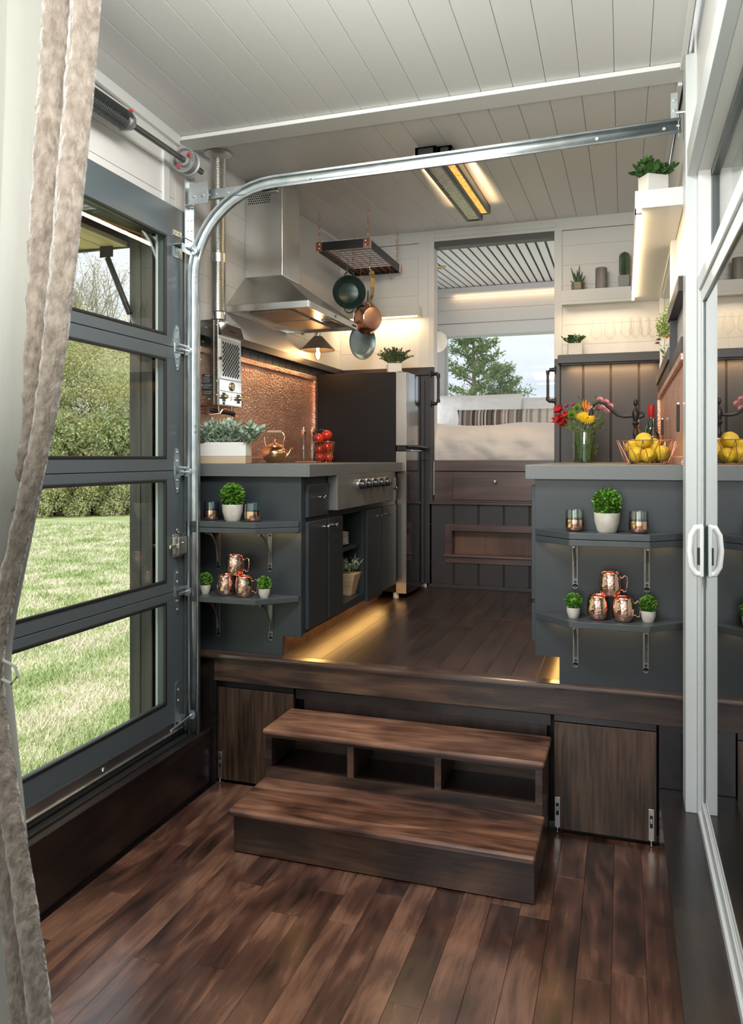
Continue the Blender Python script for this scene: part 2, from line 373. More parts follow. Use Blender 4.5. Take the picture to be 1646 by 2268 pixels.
fl_trim(10, -1.345, -1.30, YF-.022, YF-.012, 2.17, 3.19)
fl_trim(11, -1.2995, -.44, YF-.022, YF-.012, 3.158, 3.19)
fl_trim(12, -1.305, -.452, YF+.0, YF+.09, 3.095, 3.157, m=mat('sliding_track_grey', (.10,.10,.095), .5))
fl_trim(13, XL, -1.30, YF-.03, YF+.0, 2.17, 2.226, m=BLACKP)
fl_trim(14, -1.40, -1.305, YF-.012, YF+.012, 1.55, 2.17, m=BLACKP)
fl_trim(15, -.452, -.415, YF-.012, YF+.012, 1.2, 2.25, m=BLACKP)
# cap shelf over the right wainscot, with its light channel
fl_trim(16, -.42, XR, 5.31, YF, 2.205, 2.262, m=BLACKP)
struct('trim_17', B(-.40, XR-.02, 5.335, 5.36, 2.196, 2.205), IRON)
bp = [-1.345+.0, -1.16, -.98, -.80, -.62, -.44, -.26, -.08, .10, XR]
cells = []
for a, b in zip(bp, bp[1:]):
    cells.append((a+.006, b-.006, YF-.002, YF+.012, .655, .815)); cells.append((a+.006, b-.006, YF-.002, YF+.012, 1.09, 1.235))
    if a >= -.45: cells.append((max(a, -.415)+.006, b-.006, YF-.002, YF+.012, 1.235, 2.205)); cells.append((a+.006, b-.006, YF-.002, YF+.012, .815, 1.09))
    if a < -1.3: cells.append((a+.006, -1.222, YF-.002, YF+.012, .815, 1.09))
for x in (XL+.0, -1.85, -1.67, -1.49): cells.append((x, x+.168, YF-.002, YF+.012, .655, 2.17))
pieces('wainscot_board', cells, BLACKP, wf, .002)
bk = obj('wall_backing', MB().box(-1.36, -1.305, YF+.004, YF+.011, PF, 1.3).box(-.452, XR, YF+.004, YF+.011, PF, 2.22).box(-1.36,-.452,YF+.004,YF+.011,PF,.83).box(-1.36,-.452,YF+.004,YF+.011,1.075,1.24), mat('wainscot_groove', (.010,.009,.009), .6), wf)
struct('baseboard_far', B(-1.345, -.35, YF-.014, YF+.004, PF, .655), BLACKP, .002)
# ---- right wall: kitchen part, transom wall over the sliding door
wr = struct('wall_right', MB().box(XR+.012, XR+.16, 3.10, 3.96, -.1, 3.35).box(XR+.012, XR+.16, 5.328, YF+2.6, -.1, 3.35).box(XR+.012, XR+.16, 3.96, 5.328, -.1, 2.07)
    .box(XR+.012, XR+.16, 3.96, 5.328, 2.615, 3.35).box(XR+.02, XR+.16, YB, 3.10, 2.66, 3.4).box(XR+.07, XR+.16, YB, 3.05, -.1, .235), WHITE)
cells = []
z = 2.3459
while z < 3.15:
    h = min(z+.1356, 3.2); cells.append((XR, XR+.012, 3.24, 3.955, z, h)); cells.append((XR, XR+.012, 5.33, YF, z, h))
    if z > 2.58: cells.append((XR, XR+.012, 3.96, 5.325, z if z > 2.62 else 2.622, h))
    z += .1364
pieces('shiplap_board', cells, WHITE, wr, .0018)
fl_trim(18, .222, .262, 3.095, 3.235, .245, 3.08, m=VINYL)                         # white post at the end of the wall
fl_trim(19, .226, .262, YB, 3.095, 2.622, 2.72, m=VINYL)                         # head casing over the transom
fl_trim(20, .218, XR+.012, 3.95, 4.045, 2.275, 2.70)                    # casing of the sink window, near side
fl_trim(21, .222, XR+.012, 4.045, 5.33, 2.605, 2.67)
fl_trim(22, .225, XR+.012, 5.305, 5.345, 2.10, 2.605)
fl_trim(23, .205, XR+.012, 3.245, 4.00, 2.225, 2.285, m=BLACKP)         # dark cap rail
fl_trim(24, .212, XR+.012, 3.92, 3.985, 1.99, 2.225, m=BLACKP)
fl_trim(25, .205, XR+.10, 3.98, 5.36, 2.045, 2.105, m=mat('sill_grey_paint', (.10,.10,.105), .4))
fl_trim(26, .215, XR+.012, 3.245, 5.36, 1.985, 2.046, m=BLACKP)
struct('wall_right', B(XR+.004, XR+.012, 3.245, 3.93, 2.03, 2.23), mat('pale_panel', (.40,.42,.45), .5))
struct('wall_right', B(XR-.0, XR+.012, 3.235, YF, PF, 2.0), BLACKP)
# sink window in the right wall
w1 = thing('window_1', 'white kitchen window', 'window'); 
for k in ('label','category'): del w1[k]
w1['kind'] = 'structure'
obj('window_frame', MB().box(.30,.34,3.975,4.03,2.105,2.60).box(.30,.34,5.26,5.315,2.105,2.60).box(.30,.34,4.03,5.26,2.105,2.15).box(.30,.34,4.03,5.26,2.555,2.60), VINYL, w1, .003)
obj('window_reveal', MB().box(XR,.40,3.955,3.975,2.1,2.62).box(XR,.40,5.315,5.33,2.1,2.62).box(XR,.40,3.97,5.32,2.60,2.62), WHITE2, w1)
obj('pane', B(.318,.322,4.03,5.26,2.15,2.555), GLASS, w1)
# transom window over the sliding door
w2 = thing('window_2', 't', 't')
for k in ('label','category'): del w2[k]
w2['kind'] = 'structure'
obj('window_reveal', MB().box(.262,.44,3.05,3.10,2.235,2.66).box(.262,.44,YB,3.05,2.622,2.66), WHITE2, w2)
DGREY = mat('window_frame_grey', (.085,.10,.105), .35)
obj('window_frame', MB().box(.304,.335,3.025,3.05,2.235,2.622).box(.304,.335,YB,3.05,2.592,2.622).box(.304,.335,YB,3.05,2.235,2.26), DGREY, w2, .002)
obj('pane', B(.318,.321,YB,3.025,2.26,2.592), GLASS, w2)
# ---- back end of the room (behind the camera): wall with a wide opening
struct('wall_back', MB().box(XL-.1, -1.95, YB-.1, YB, -.1, 3.4).box(.16, XR+.2, YB-.1, YB, -.1, 3.4).box(-1.95,.16,YB-.1,YB,2.95,3.4).box(-1.95,.16,YB-.1,YB,-.1,.1), WHITE)
# ---- sills left and right of the lower floor
sl = struct('baseboard_left', MB().box(XL-.16, -1.888, YB, 3.285, -.01, .268), SILLW, .004)
struct('trim_27', MB().box(-1.965,-1.93,YB,3.15,.268,.274), RUBBER)
sr = struct('baseboard_right', MB().box(.135, XR+.22, YB, 3.285, -.01, .245), SILLW, .004)
# ---- outer jamb of the garage door (charred planks), header
cells = [(XL-.148, XL-.014, 3.046, 3.05, a, a+.278) for a in [.0+.28*i for i in range(10)]]
jm = struct('wall_exterior', MB().box(XL-.155, XL-.012, 3.05, 3.06, -.7, 2.7), CHAR)
pieces('siding_plank', [(XL-.150, XL-.092, 3.040, 3.05, -.5, 2.62), (XL-.088, XL-.03, 3.040, 3.05, -.5, 2.62)], CHAR, jm, .003)
struct('trim_28', B(XL-.004, XL+.009, 3.030, 3.050, .29, 2.60), VINYL, .002)
struct('trim_29', MB().box(XL-.155, XL-.01, YB, 3.06, 2.60, 2.665), CHAR, .003)

# ================================================================== GARAGE DOOR (door_1)
dr = thing('door_1', 't', 't', (-1.975, 1.25, .285))
for k in ('label','category'): del dr[k]
dr['kind'] = 'structure'
def dl(m): # world -> door frame
    m.v = [(x+1.975, y-1.25, z-.285) for x, y, z in m.v]; return m
zs = [.285,.950,1.510,2.080,2.735]; op = [(.444,.913),(1.001,1.471),(1.565,2.025),(2.127,2.586)]
yb0, yb1, ym0, ym1 = -.62, 3.18, 1.02, 1.17
for k in range(4):
    z0, z1 = zs[k]+.0015, zs[k+1]-.0015; a, b = op[k]; X0, X1 = -2.02, -1.975
    m = MB().box(X0,X1,yb0,yb1,z0,a).box(X0,X1,yb0,yb1,b,z1).box(X0,X1,3.03,yb1,a,b).box(X0,X1,ym0,ym1,a,b).box(X0,X1,yb0,yb0+.15,a,b)
    m.box(-2.012,-1.985,yb0,yb1,z1,z1+.004)
    sec = obj('door_section', dl(m), GARAGE, dr, .0015)
    gb = MB()
    for (u, v) in ((yb0+.15, ym0), (ym1, 3.03)):
        w = .012
        gb.box(-1.987,-1.972,u,v,a,a+w).box(-1.987,-1.972,u,v,b-w,b).box(-1.987,-1.972,u,u+w,a+w,b-w).box(-1.987,-1.972,v-w,v,a+w,b-w)
        obj('pane', dl(B(-2.000,-1.997,u,v,a,b)), GLASS, sec)
    obj('glazing_bead', dl(gb), RUBBER, sec, .002)
# rib line along every rail, aluminium bottom strip and seal
obj('bottom_strip', dl(MB().box(-1.975,-1.9725,yb0,3.16,.300,.348).box(-1.9725,-1.966,yb0,3.16,.300,.304)), mat('mill_aluminium', (.62,.63,.64), .3, 1, var=(18,(.78,.79,.8),(1,.3,1))), dr)
obj('seal', dl(MB().tube([(-1.985,yb0,.279),(-1.985,3.17,.279)], .016, 10)), RUBBER, dr)
def bolt(mb, p, r=.006, axis=(1,0,0)):
    d = Vector(axis); p = Vector(p); mb.cyl(tuple(p), tuple(p+d*.005), r, r*.8, 8); return mb
def hinge(z):
    m = MB(); y = 3.11
    m.prism([(y-.004,z+.105),(y+.012,z+.100),(y+.030,z+.03),(y+.032,z-.03),(y+.014,z-.100),(y-.002,z-.105),(y-.024,z-.03),(y-.026,z+.03)], -1.974, -1.971, 'x')
    m.prism([(y-.02,z+.022),(y+.045,z+.022),(y+.045,z-.022),(y-.02,z-.022)], -1.971, -1.962, 'x')
    m.tube([(-1.955,y-.02,z+.012),(-1.955,y+.06,z+.012)], .008, 10); m.tube([(-1.950,y-.012,z-.008),(-1.950,y+.075,z-.008)], .0065, 10)
    m.cyl((-1.950,y+.050,z-.008),(-1.950,y+.062,z-.008),.021,n=18)
    for q in (.085,.045,-.045,-.085): bolt(m, (-1.971,y+.003,z+q), .0065)
    return m
for z in (.950,1.510,2.080): obj('hinge', dl(hinge(z)), GALV, dr)
m = MB().box(-1.974,-1.971,3.085,3.15,2.60,2.625).box(-1.974,-1.971,3.085,3.155,2.50,2.55).box(-1.974,-1.93,3.085,3.155,2.555,2.558).box(-1.932,-1.929,3.085,3.155,2.52,2.56)
m.tube([(-1.971,3.15,2.61),(-1.915,3.15,2.58)],.003,6).tube([(-1.94,3.10,2.545),(-1.915,3.185,2.545)],.0065,10).cyl((-1.917,3.165,2.545),(-1.917,3.178,2.545),.021,n=18)
for p in ((3.10,2.613),(3.13,2.613),(3.10,2.512),(3.14,2.512),(3.10,2.535)): bolt(m, (-1.971,p[0],p[1]))
obj('top_roller_bracket', dl(m), GALV, dr)
m = MB().prism([(3.095,.33),(3.15,.33),(3.15,.50),(3.138,.525),(3.12,.532),(3.10,.52),(3.095,.50)], -1.974,-1.970,'x')
for p in ((3.12,.49),(3.12,.44),(3.12,.36),(3.13,.345)): bolt(m, (-1.970,p[0],p[1]), .007)
m.tube([(-1.945,3.02,.335),(-1.93,3.18,.362)], .0065, 10).cyl((-1.928,3.165,.362),(-1.928,3.178,.362),.021,n=18).box(-1.97,-1.945,3.10,3.14,.345,.372)
obj('bottom_bracket', dl(m), GALV, dr)
m = MB().box(-1.974,-1.970,3.075,3.165,1.11,1.215).box(-1.970,-1.945,3.085,3.155,1.125,1.20).box(-1.962,-1.952,3.03,3.09,1.155,1.172)
for p in ((3.11,1.235),(3.12,1.225),(3.12,1.118)): bolt(m, (-1.970,p[0],p[1]))
bolt(m, (-1.945,3.12,1.175), .005)
obj('slide_lock', dl(m), mat('nickel_lock', (.70,.68,.62), .3, 1), dr, .002)
bl = MB(); bolt(bl, (-1.9725, 2.58, .325), .009); obj('bolt', dl(bl), GALV, dr)

# ---- track of the garage door
tk = thing('garage_door_track', 'galvanised steel garage door track curving from the glass door up across the ceiling', 'door track', (-1.92, 3.18, .27))
def tl(m): m.v = [(x+1.92, y-3.18, z-.27) for x, y, z in m.v]; return m
path = [(-1.918, .27), (-1.918, 1.4), (-1.918, 2.42)]
cx, cz, rr = -1.918+.42, 2.42, .40
for i in range(1, 13):
    a = pi-pi/2*i/12*.985; path.append((cx+.42*cos(a), cz+rr*sin(a)))
path += [(-.6, 2.829), (.212, 2.846)]
prof = [(-.027,-.012),(-.027,-.018),(-.020,-.018),(-.022,.008),(-.012,.014),(.012,.014),(.022,.008),(.020,-.018),(.027,-.018),(.027,-.012)]
m = MB(); vs = []
for i, p in enumerate(path):
    a = Vector(path[max(i-1,0)]); b = Vector(path[min(i+1,len(path)-1)]); d = (b-a).normalized(); n = Vector((-d.y, d.x))
    vs += [(p[0]+n.x*u, 3.18+w, p[1]+n.y*u) for u, w in prof]
q = len(prof); m.add(vs, [(i*q+k, i*q+k+1, (i+1)*q+k+1, (i+1)*q+k) for i in range(len(path)-1) for k in range(q-1)], True)
obj('rail', tl(m), GALV, tk, solid=.0025)
m = MB()
for x, z in ((-1.45,2.812),(-1.33,2.816),(-1.52,2.80),(-.62,2.829),(-1.0,2.822),(-.10,2.84),(.15,2.846)): m.cyl((x,3.193,z),(x,3.184,z),.0065,n=10)
for z in (2.43,2.40,1.72,1.69,.62,.60,1.25,1.22): m.cyl((-1.918,3.193,z),(-1.918,3.184,z),.006,n=10)
obj('rivets', tl(m), CHROME, tk, kind='stuff')
m = MB().box(-1.968,-1.965,3.17,3.21,.28,2.9).box(-1.968,-1.94,3.208,3.211,.28,2.9)
for z in [2.80-.05*i for i in range(50)]: m.cyl((-1.955,3.209,z),(-1.955,3.203,z),.0035,n=6)
obj('jamb_angle', tl(m), GALV, tk)
m = MB().box(-1.95,-1.50,3.205,3.208,2.785,2.835).box(-1.95,-1.50,3.185,3.208,2.785,2.788)
for x in (-1.86,-1.82,-1.76,-1.70): m.cyl((x,3.205,2.812),(x,3.200,2.812),.006,n=8)
obj('horizontal_angle', tl(m), GALV, tk)
m = MB().box(-1.94,-1.84,3.165,3.168,2.76,2.86).box(-1.97,-1.93,3.168,3.20,2.76,2.763)
for x in (-1.915,-1.87): m.cyl((x,3.165,2.80),(x,3.157,2.80),.010,n=6)
obj('bearing_plate', tl(m), GALV, tk)
m = MB().box(.20,.203,3.165,3.205,2.80,2.90).box(.175,.20,3.196,3.199,2.87,2.985).cyl((.195,3.17,2.845),(.205,3.17,2.845),.006,n=8)
for z in (2.885,2.92,2.96): m.cyl((.188,3.196,z),(.188,3.190,z),.006,n=8)
m.tube([(.195,3.18,2.90),(.222,3.18,2.90)],.007,8)
obj('wall_bracket', tl(m), GALV, tk)

# ---- torsion shaft, spring and cable drum
sh = thing('torsion_shaft', 'dark steel torsion spring shaft with cable drum above the garage door', 'door spring', (-1.93, 3.14, 2.946))
def sl_(m): m.v = [(x+1.93, y-3.14, z-2.946) for x, y, z in m.v]; return m
DK = mat('oiled_dark_steel', (.075,.08,.078), .35, .8)
obj('shaft', sl_(MB().tube([(-1.93,YB+.2,2.946),(-1.93,3.26,2.946)], .0135, 14)), mat('shaft_steel', (.16,.17,.16), .3, .9), sh)
pts = []; turns = 66
for i in range(turns*14+1):
    a = 2*pi*i/14; pts.append((-1.93+.036*cos(a), 2.655-.0102*i/14, 2.946+.036*sin(a)))
obj('spring', sl_(MB().tube(pts, .0049, 5)), DK, sh)
m = MB().cyl((-1.93,2.64,2.946),(-1.93,2.70,2.946),.040,.028,n=18).cyl((-1.93,2.66,2.946),(-1.93,2.672,2.946),.048,n=6)
obj('winding_cone', sl_(m), mat('cast_aluminium', (.36,.36,.37), .38, .9), sh)
m = MB().lathe([(.058,.0),(.058,.006),(.050,.008),(.050,.045),(.058,.048),(.058,.052),(.02,.052)], 32, (0,0,0), T(-1.93,3.10,2.946) @ Matrix.Rotation(-pi/2,4,'X'), caps=False)
m.lathe([(.058,.0),(.053,.0),(.050,.016),(.030,.018),(.026,.002),(.0135,.0)], 32, (0,0,0), T(-1.93,3.10,2.946) @ Matrix.Rotation(-pi/2,4,'X'), caps=False)
obj('cable_drum', sl_(m), mat('drum_aluminium', (.36,.36,.37), .45, .6), sh)
m = MB()
for (y, a) in ((3.095,.5),(3.095,-2.2),(2.668,.9)):
    r0 = .028 if y > 3 else .036
    m.cyl((-1.93+r0*cos(a), y, 2.946+r0*sin(a)),(-1.93+(r0+.014)*cos(a), y-.006, 2.946+(r0+.014)*sin(a)),.007,n=8)
obj('set_screws', sl_(m), mat('red_screw', (.60,.03,.025), .35), sh, kind='stuff')

# ================================================================== SLIDING GLASS DOOR (door_2)
d2 = thing('door_2', 't', 't', (.28, 1.2, .245))
for k in ('label','category'): del d2[k]
d2['kind'] = 'structure'
def d2l(m): m.v = [(x-.28, y-1.2, z-.245) for x, y, z in m.v]; return m
obj('door_frame', d2l(MB().box(.262,.335,3.05,3.095,.245,2.235).box(.262,.335,YB,3.05,2.185,2.235).box(.262,.335,YB,3.05,.245,.275)), VINYL, d2, .002)
pn = obj('door_panel', d2l(MB().box(.270,.300,2.985,3.045,.276,2.183).box(.270,.300,YB,2.985,2.13,2.183).box(.270,.300,YB,2.985,.276,.335)), VINYL, d2, .003)
obj('glazing_bead', d2l(MB().box(.268,.274,2.978,2.986,.33,2.135).box(.268,.274,YB,2.98,.329,.337).box(.268,.274,YB,2.98,2.128,2.136)), VINYL, pn, .002)
obj('pane', d2l(MB().box(.2765,.2785,YB,2.985,.335,2.13)), GLASSD, pn)
obj('pane', d2l(MB().box(.2905,.2925,YB,2.985,.335,2.13)), GLASSD, pn)
hp = [(.268,2.955,1.155),(.245,2.955,1.158),(.231,2.955,1.185),(.226,2.955,1.24),(.231,2.955,1.295),(.245,2.955,1.322),(.268,2.955,1.325)]
m = MB().tube([(a,b,c) for a,b,c in hp], [.010,.011,.011,.011,.011,.011,.010], 10, up=Vector((0,1,0))).box(.258,.270,2.93,2.98,1.15,1.33)
hd = obj('handle', d2l(m), mat('handle_white', (.86,.88,.88), .25), pn, .002, sub=0)
obj('latch', d2l(MB().box(.25,.258,2.945,2.965,1.19,1.25)), RUBBER, hd)

# ================================================================== PLATFORM FRONT
pc = thing('platform_cabinet', 'dark walnut platform front with storage doors under the raised kitchen floor', 'cabinet', (-.83, 3.30, 0))
def pl(m): m.v = [(x+.83, y-3.30, z) for x, y, z in m.v]; return m
obj('nosing', pl(MB().box(-2.026,XR,3.262,3.335,.606,.632)), wood('nosing_wood', ((.018,.010,.008),(.055,.030,.022),(.12,.07,.052)), 'x', .16, 1, .9, .2), pc, .010)
obj('fascia', pl(MB().box(-1.875,XR,3.283,3.33,.498,.607)), STEPD, pc, .001)
obj('end_panel', pl(MB().box(-2.026,-1.868,3.288,3.33,.0,.606)), SILLW, pc, .001)
obj('end_panel', pl(MB().box(.136,XR,3.288,3.33,.0,.498)), SILLW, pc, .001)
obj('carcass', pl(MB().box(-1.87,.24,3.40,3.42,0,.5).box(-1.87,-1.85,3.33,3.40,0,.5)), RUBBER, pc)
for (a, b, bolts) in ((-1.866,-1.468,(-1.852,)), (-.276,.128,(-.262,.108))):
    d = obj('cabinet_door', pl(B(a, b, 3.300, 3.322, .018, .462)), DOORW, pc, .0015)
    obj('top_rail', pl(B(a, b, 3.303, 3.322, .466, .492)), SILLW, pc, .001)
    for x in bolts:
        m = MB().box(x-.011,x+.011,3.297,3.3005,.024,.150).cyl((x,3.299,.024),(x,3.299,.004),.005,n=10).box(x-.0045,x+.0045,3.290,3.298,.095,.112)
        for z in (.040,.138): m.cyl((x,3.298,z),(x,3.2955,z),.003,n=8)
        bo = obj('slide_bolt', pl(m), mat('bolt_steel', (.55,.53,.50), .28, 1), d, .001)
        obj('recess', pl(MB().box(x-.006,x+.006,3.2955,3.2965,.075,.125)), RUBBER, d)
obj('drawer_front', pl(MB().box(-1.43,-.31,3.345,3.36,.02,.46)), wood('drawer_veneer', ((.03,.018,.015),(.062,.038,.032),(.10,.062,.053)), 'z', .4, 1.2, .2, .2), pc)
obj('top_rail', pl(MB().box(-1.455,-.289,3.300,3.34,.445,.488)), SILLW, pc, .001)
def loc(m, l): m.v = [(x-l[0], y-l[1], z-l[2]) for x, y, z in m.v]; return m
def P(root, name, m, mt, parent=None, **k):
    """part built in world coordinates under a thing that stands unrotated at root.location"""
    return obj(name, loc(m, root.location), mt, parent or root, **k)
# ================================================================== BOX STEPS
st = thing('box_steps', 'loose two-tread walnut box steps with three open cubbies at the platform', 'steps', (-.885, 3.03, 0))
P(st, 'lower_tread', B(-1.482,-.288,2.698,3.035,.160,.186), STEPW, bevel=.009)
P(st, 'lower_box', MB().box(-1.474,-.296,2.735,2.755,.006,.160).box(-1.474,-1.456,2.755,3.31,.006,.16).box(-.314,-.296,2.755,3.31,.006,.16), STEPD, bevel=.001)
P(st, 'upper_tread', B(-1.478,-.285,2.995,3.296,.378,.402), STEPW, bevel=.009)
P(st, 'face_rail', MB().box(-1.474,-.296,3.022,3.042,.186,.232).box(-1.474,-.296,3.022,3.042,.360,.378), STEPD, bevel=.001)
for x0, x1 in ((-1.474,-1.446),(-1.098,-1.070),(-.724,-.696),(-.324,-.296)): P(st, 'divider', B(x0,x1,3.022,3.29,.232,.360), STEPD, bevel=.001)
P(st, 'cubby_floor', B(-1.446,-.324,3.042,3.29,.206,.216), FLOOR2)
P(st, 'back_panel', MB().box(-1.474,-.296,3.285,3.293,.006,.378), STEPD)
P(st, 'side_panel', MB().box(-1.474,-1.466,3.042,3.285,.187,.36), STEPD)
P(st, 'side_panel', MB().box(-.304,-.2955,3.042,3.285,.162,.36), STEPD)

# ================================================================== LEFT KITCHEN CABINET
kc = thing('kitchen_cabinet', 'slate painted base cabinet left of the aisle with open middle shelf', 'cabinet', (-1.74, 4.1, PF))
P(kc, 'end_panel', MB().prism([(XL,PF),(-1.536,PF),(-1.536,.722),(-1.44,.722),(-1.44,1.48),(XL,1.48)], 3.330, 3.350, 'y'), DARK, bevel=.001)
P(kc, 'toe_kick', MB().box(-1.552,-1.536,3.35,3.66,PF,.735).box(-1.552,-1.536,3.664,4.86,PF,.735), BEDW)
FX = -1.44
P(kc, 'face_frame', MB().box(FX-.02,FX,3.35,3.865,.735,1.48).box(FX-.02,FX,4.245,4.90,.735,1.48).box(FX-.02,FX,3.865,4.245,.735,.778).box(FX-.02,FX,3.865,4.245,1.262,1.48), DARK, bevel=.001)
P(kc, 'carcass', MB().box(XL,FX-.02,3.35,3.365,.735,1.48).box(XL,FX-.02,4.885,4.90,.735,1.48).box(XL,XL+.02,3.365,4.885,.735,1.48).box(XL+.02,FX-.02,3.365,4.885,.765,.778).box(XL+.02,FX-.02,3.84,3.855,.778,1.48).box(XL+.02,FX-.02,4.262,4.275,.778,1.48).box(-1.58,-1.536,4.84,4.90,PF,.735), DARK)
P(kc, 'inner_shelf', B(XL+.02,FX-.03,3.858,4.248,1.050,1.068), DARK)
def knob(p, ax=(1,0,0), r=.0125):
    d = Vector(ax); p = Vector(p); m = MB(); m.tube([p, p+d*.008, p+d*.014, p+d*.020, p+d*.026, p+d*.029], [.006,.005,.007,r,r*.95,r*.5], 14); return m
for (a, b, z0, z1, ky, kz) in ((3.375,3.625,.752,1.262,3.585,1.225),(3.645,3.850,.752,1.262,3.70,1.225),(4.262,4.55,.725,1.262,4.46,1.215),(4.57,4.86,.74,1.262,4.64,1.215)):
    d = P(kc, 'door', B(FX,FX+.018,a,b,z0,z1), DARK, bevel=.002); P(kc, 'knob', knob((FX+.018,ky,kz)), CHROME, parent=d)
for (a, b, z0, z1, ky, kz) in ((3.375,3.635,1.285,1.442,3.53,1.375),(4.70,4.86,1.29,1.44,4.78,1.37)):
    d = P(kc, 'drawer', B(FX,FX+.018,a,b,z0,z1), DARK, bevel=.002); P(kc, 'knob', knob((FX+.018,ky,kz)), CHROME, parent=d)
wt = thing('worktop', 'grey zinc worktop left of the aisle with a dropped control panel', 'worktop', (-1.67, 4.1, 1.48))
P(wt, 'top', MB().box(XL,-1.40,3.30,4.925,1.480,1.540).box(-1.40,-1.385,3.30,4.925,1.480,1.540), TOP, bevel=.002)
ck = thing('range_control_panel', 'zinc front panel with five black stove knobs under the left worktop', 'cooktop', (-1.41, 4.16, 1.30))
P(ck, 'panel', B(-1.438,-1.384,3.665,4.66,1.302,1.4795), STEELTOP, bevel=.0015)
for i in range(5):
    y = 3.995+.118*i; x = -1.384; z = 1.424
    b = P(ck, 'knob', MB().tube([(x+.012,y,z),(x+.036,y,z),(x+.041,y,z)], [.026,.024,.021], 22), mat('knob_black', (.015,.015,.016), .25) if i == 0 else bpy.data.materials['knob_black'])
    P(ck, 'bezel', MB().tube([(x,y,z),(x+.010,y,z),(x+.013,y,z)], [.031,.030,.026], 24), CHROME, parent=b)
    P(ck, 'pointer', MB().box(x+.0405,x+.0418,y-.0015,y+.0015,z-.002,z+.019), mat('knob_mark', (.8,.8,.8), .4) if i == 0 else bpy.data.materials['knob_mark'], parent=b)
struct('wall_left', B(XL,XL+.004,3.19,4.90,1.535,2.105), COPH)
cs = thing('copper_splashback', 'hammered copper splashback frame on the left wall behind the worktop', 'splashback', (XL, 4.1, 1.54))
P(cs, 'top_rail', B(XL,XL+.018,3.2,4.93,2.100,2.130), COPH, bevel=.003)
P(cs, 'side_rail', B(XL,XL+.022,4.885,4.93,1.54,2.100), COPH, bevel=.003)
P(cs, 'bottom_rail', B(XL,XL+.016,3.2,4.885,1.54,1.572), COPH, bevel=.003)

# ================================================================== RIGHT KITCHEN CABINET
kr = thing('kitchen_cabinet', 'slate painted base cabinet right of the aisle beside the sliding door', 'cabinet', (-.05, 4.3, PF))
P(kr, 'end_panel', MB().prism([(XR-.002,PF),(-.254,PF),(-.254,.735),(-.355,.735),(-.355,1.48),(XR-.002,1.48)], 3.300, 3.320, 'y'), DARK, bevel=.001)
P(kr, 'carcass', MB().box(-.345,XR-.003,3.32,5.42,.735,1.48).box(-.240,XR-.003,3.32,5.42,PF,.735), DARK, bevel=.001)
P(kr, 'toe_kick', B(-.254,-.241,3.322,5.42,PF,.735), BEDW)
for (a,b,z0,z1) in ((3.34,3.86,.965,1.452),(3.34,3.86,.785,.945),(3.90,4.5,.785,1.24),(4.54,5.2,.785,1.452)): P(kr, 'door', B(-.373,-.345,a,b,z0,z1), DARK, bevel=.002)
P(kr, 'pull_out_board', MB().box(-.415,-.346,3.90,4.5,1.325,1.375), mat('galvanised_grey', (.17,.18,.175), .4, .3), bevel=.002)
wt2 = thing('worktop', 'grey zinc worktop right of the aisle under the lemons', 'worktop', (-.07, 4.3, 1.48))
P(wt2, 'top', B(-.391,XR-.001,3.262,5.425,1.480,1.540), TOP, bevel=.002)
struct('wall_right', B(XR-.006,XR-.001,3.26,5.42,1.54,1.985), COPH)
cs2 = thing('copper_splashback', 'hammered copper splashback frame on the right wall behind the sink', 'splashback', (XR-.01, 4.3, 1.54))
P(cs2, 'top_rail', B(XR-.024,XR-.006,3.26,5.43,1.955,2.005), COPH, bevel=.003)
P(cs2, 'side_rail', B(XR-.026,XR-.006,5.385,5.43,1.575,1.955), COPH, bevel=.003)
P(cs2, 'bottom_rail', B(XR-.022,XR-.006,3.26,5.43,1.54,1.575), COPH, bevel=.003)
for i, (y, h, l) in enumerate(((3.36,.125,'black handled knife on the copper wall near the white post'),(4.70,.10,'short black knife on the copper wall near the dark corner'))):
    kn = thing('knife', l, 'knife', (XR-.022, y, 1.675 if i == 0 else 1.70))
    obj('handle', MB().box(-.012,0,-.012,.012,0,h*.9), IRON, kn, .004); obj('collar', MB().box(-.010,-.002,-.010,.010,h*.9,h*.95), STEELS, kn)

# ================================================================== CORNER SHELVES
SHELFM = mat('shelf_slate_paint', (.042,.049,.055), .33, var=(5,(.060,.068,.075)))
def corner_shelf(label, poly, ypan, z, thick, brx, loc_):
    t = thing('wall_shelf', label, 'shelf', (loc_[0], ypan, z-thick), 0, None)
    if thick > .03:
        P(t, 'board', MB().prism(poly, z-.026, z, 'z'), SHELFM, bevel=.002); P(t, 'board', MB().prism(poly, z-thick, z-.028, 'z'), SHELFM, bevel=.002)
    else: P(t, 'board', MB().prism(poly, z-thick, z, 'z'), SHELFM, bevel=.002)
    BR = bpy.data.materials.get('bracket_iron') or mat('bracket_iron', (.20,.20,.19), .38, .7)
    for x in brx:
        zt = z-thick; m = MB().box(x-.011,x+.011,ypan-.004,ypan,zt-.185,zt-.001)
        m.add([],[]) ; m.cyl((x,ypan-.0,zt-.185),(x,ypan-.004,zt-.185),.011,n=12)
        m.box(x-.011,x+.011,ypan-.125,ypan,zt-.0045,zt-.0005)
        pts = [(x, ypan-.012-.105*(1-cos(a)), zt-.150+.142*sin(a)) for a in [pi/2*i/8 for i in range(9)]]
        m.tube(pts, .0055, 6)
        b = P(t, 'bracket', m, BR)
        m = MB()
        for dz in (-.183,-.165,-.02): m.cyl((x,ypan-.004,zt+dz),(x,ypan-.009,zt+dz),.0055,n=8)
        P(t, 'screw', m, IRON, parent=b, kind='stuff')
    return t
pL = [(XL+.006,3.330),(XL+.006,3.225),(-1.93,3.17),(-1.60,3.17),(-1.447,3.315),(-1.447,3.330)]
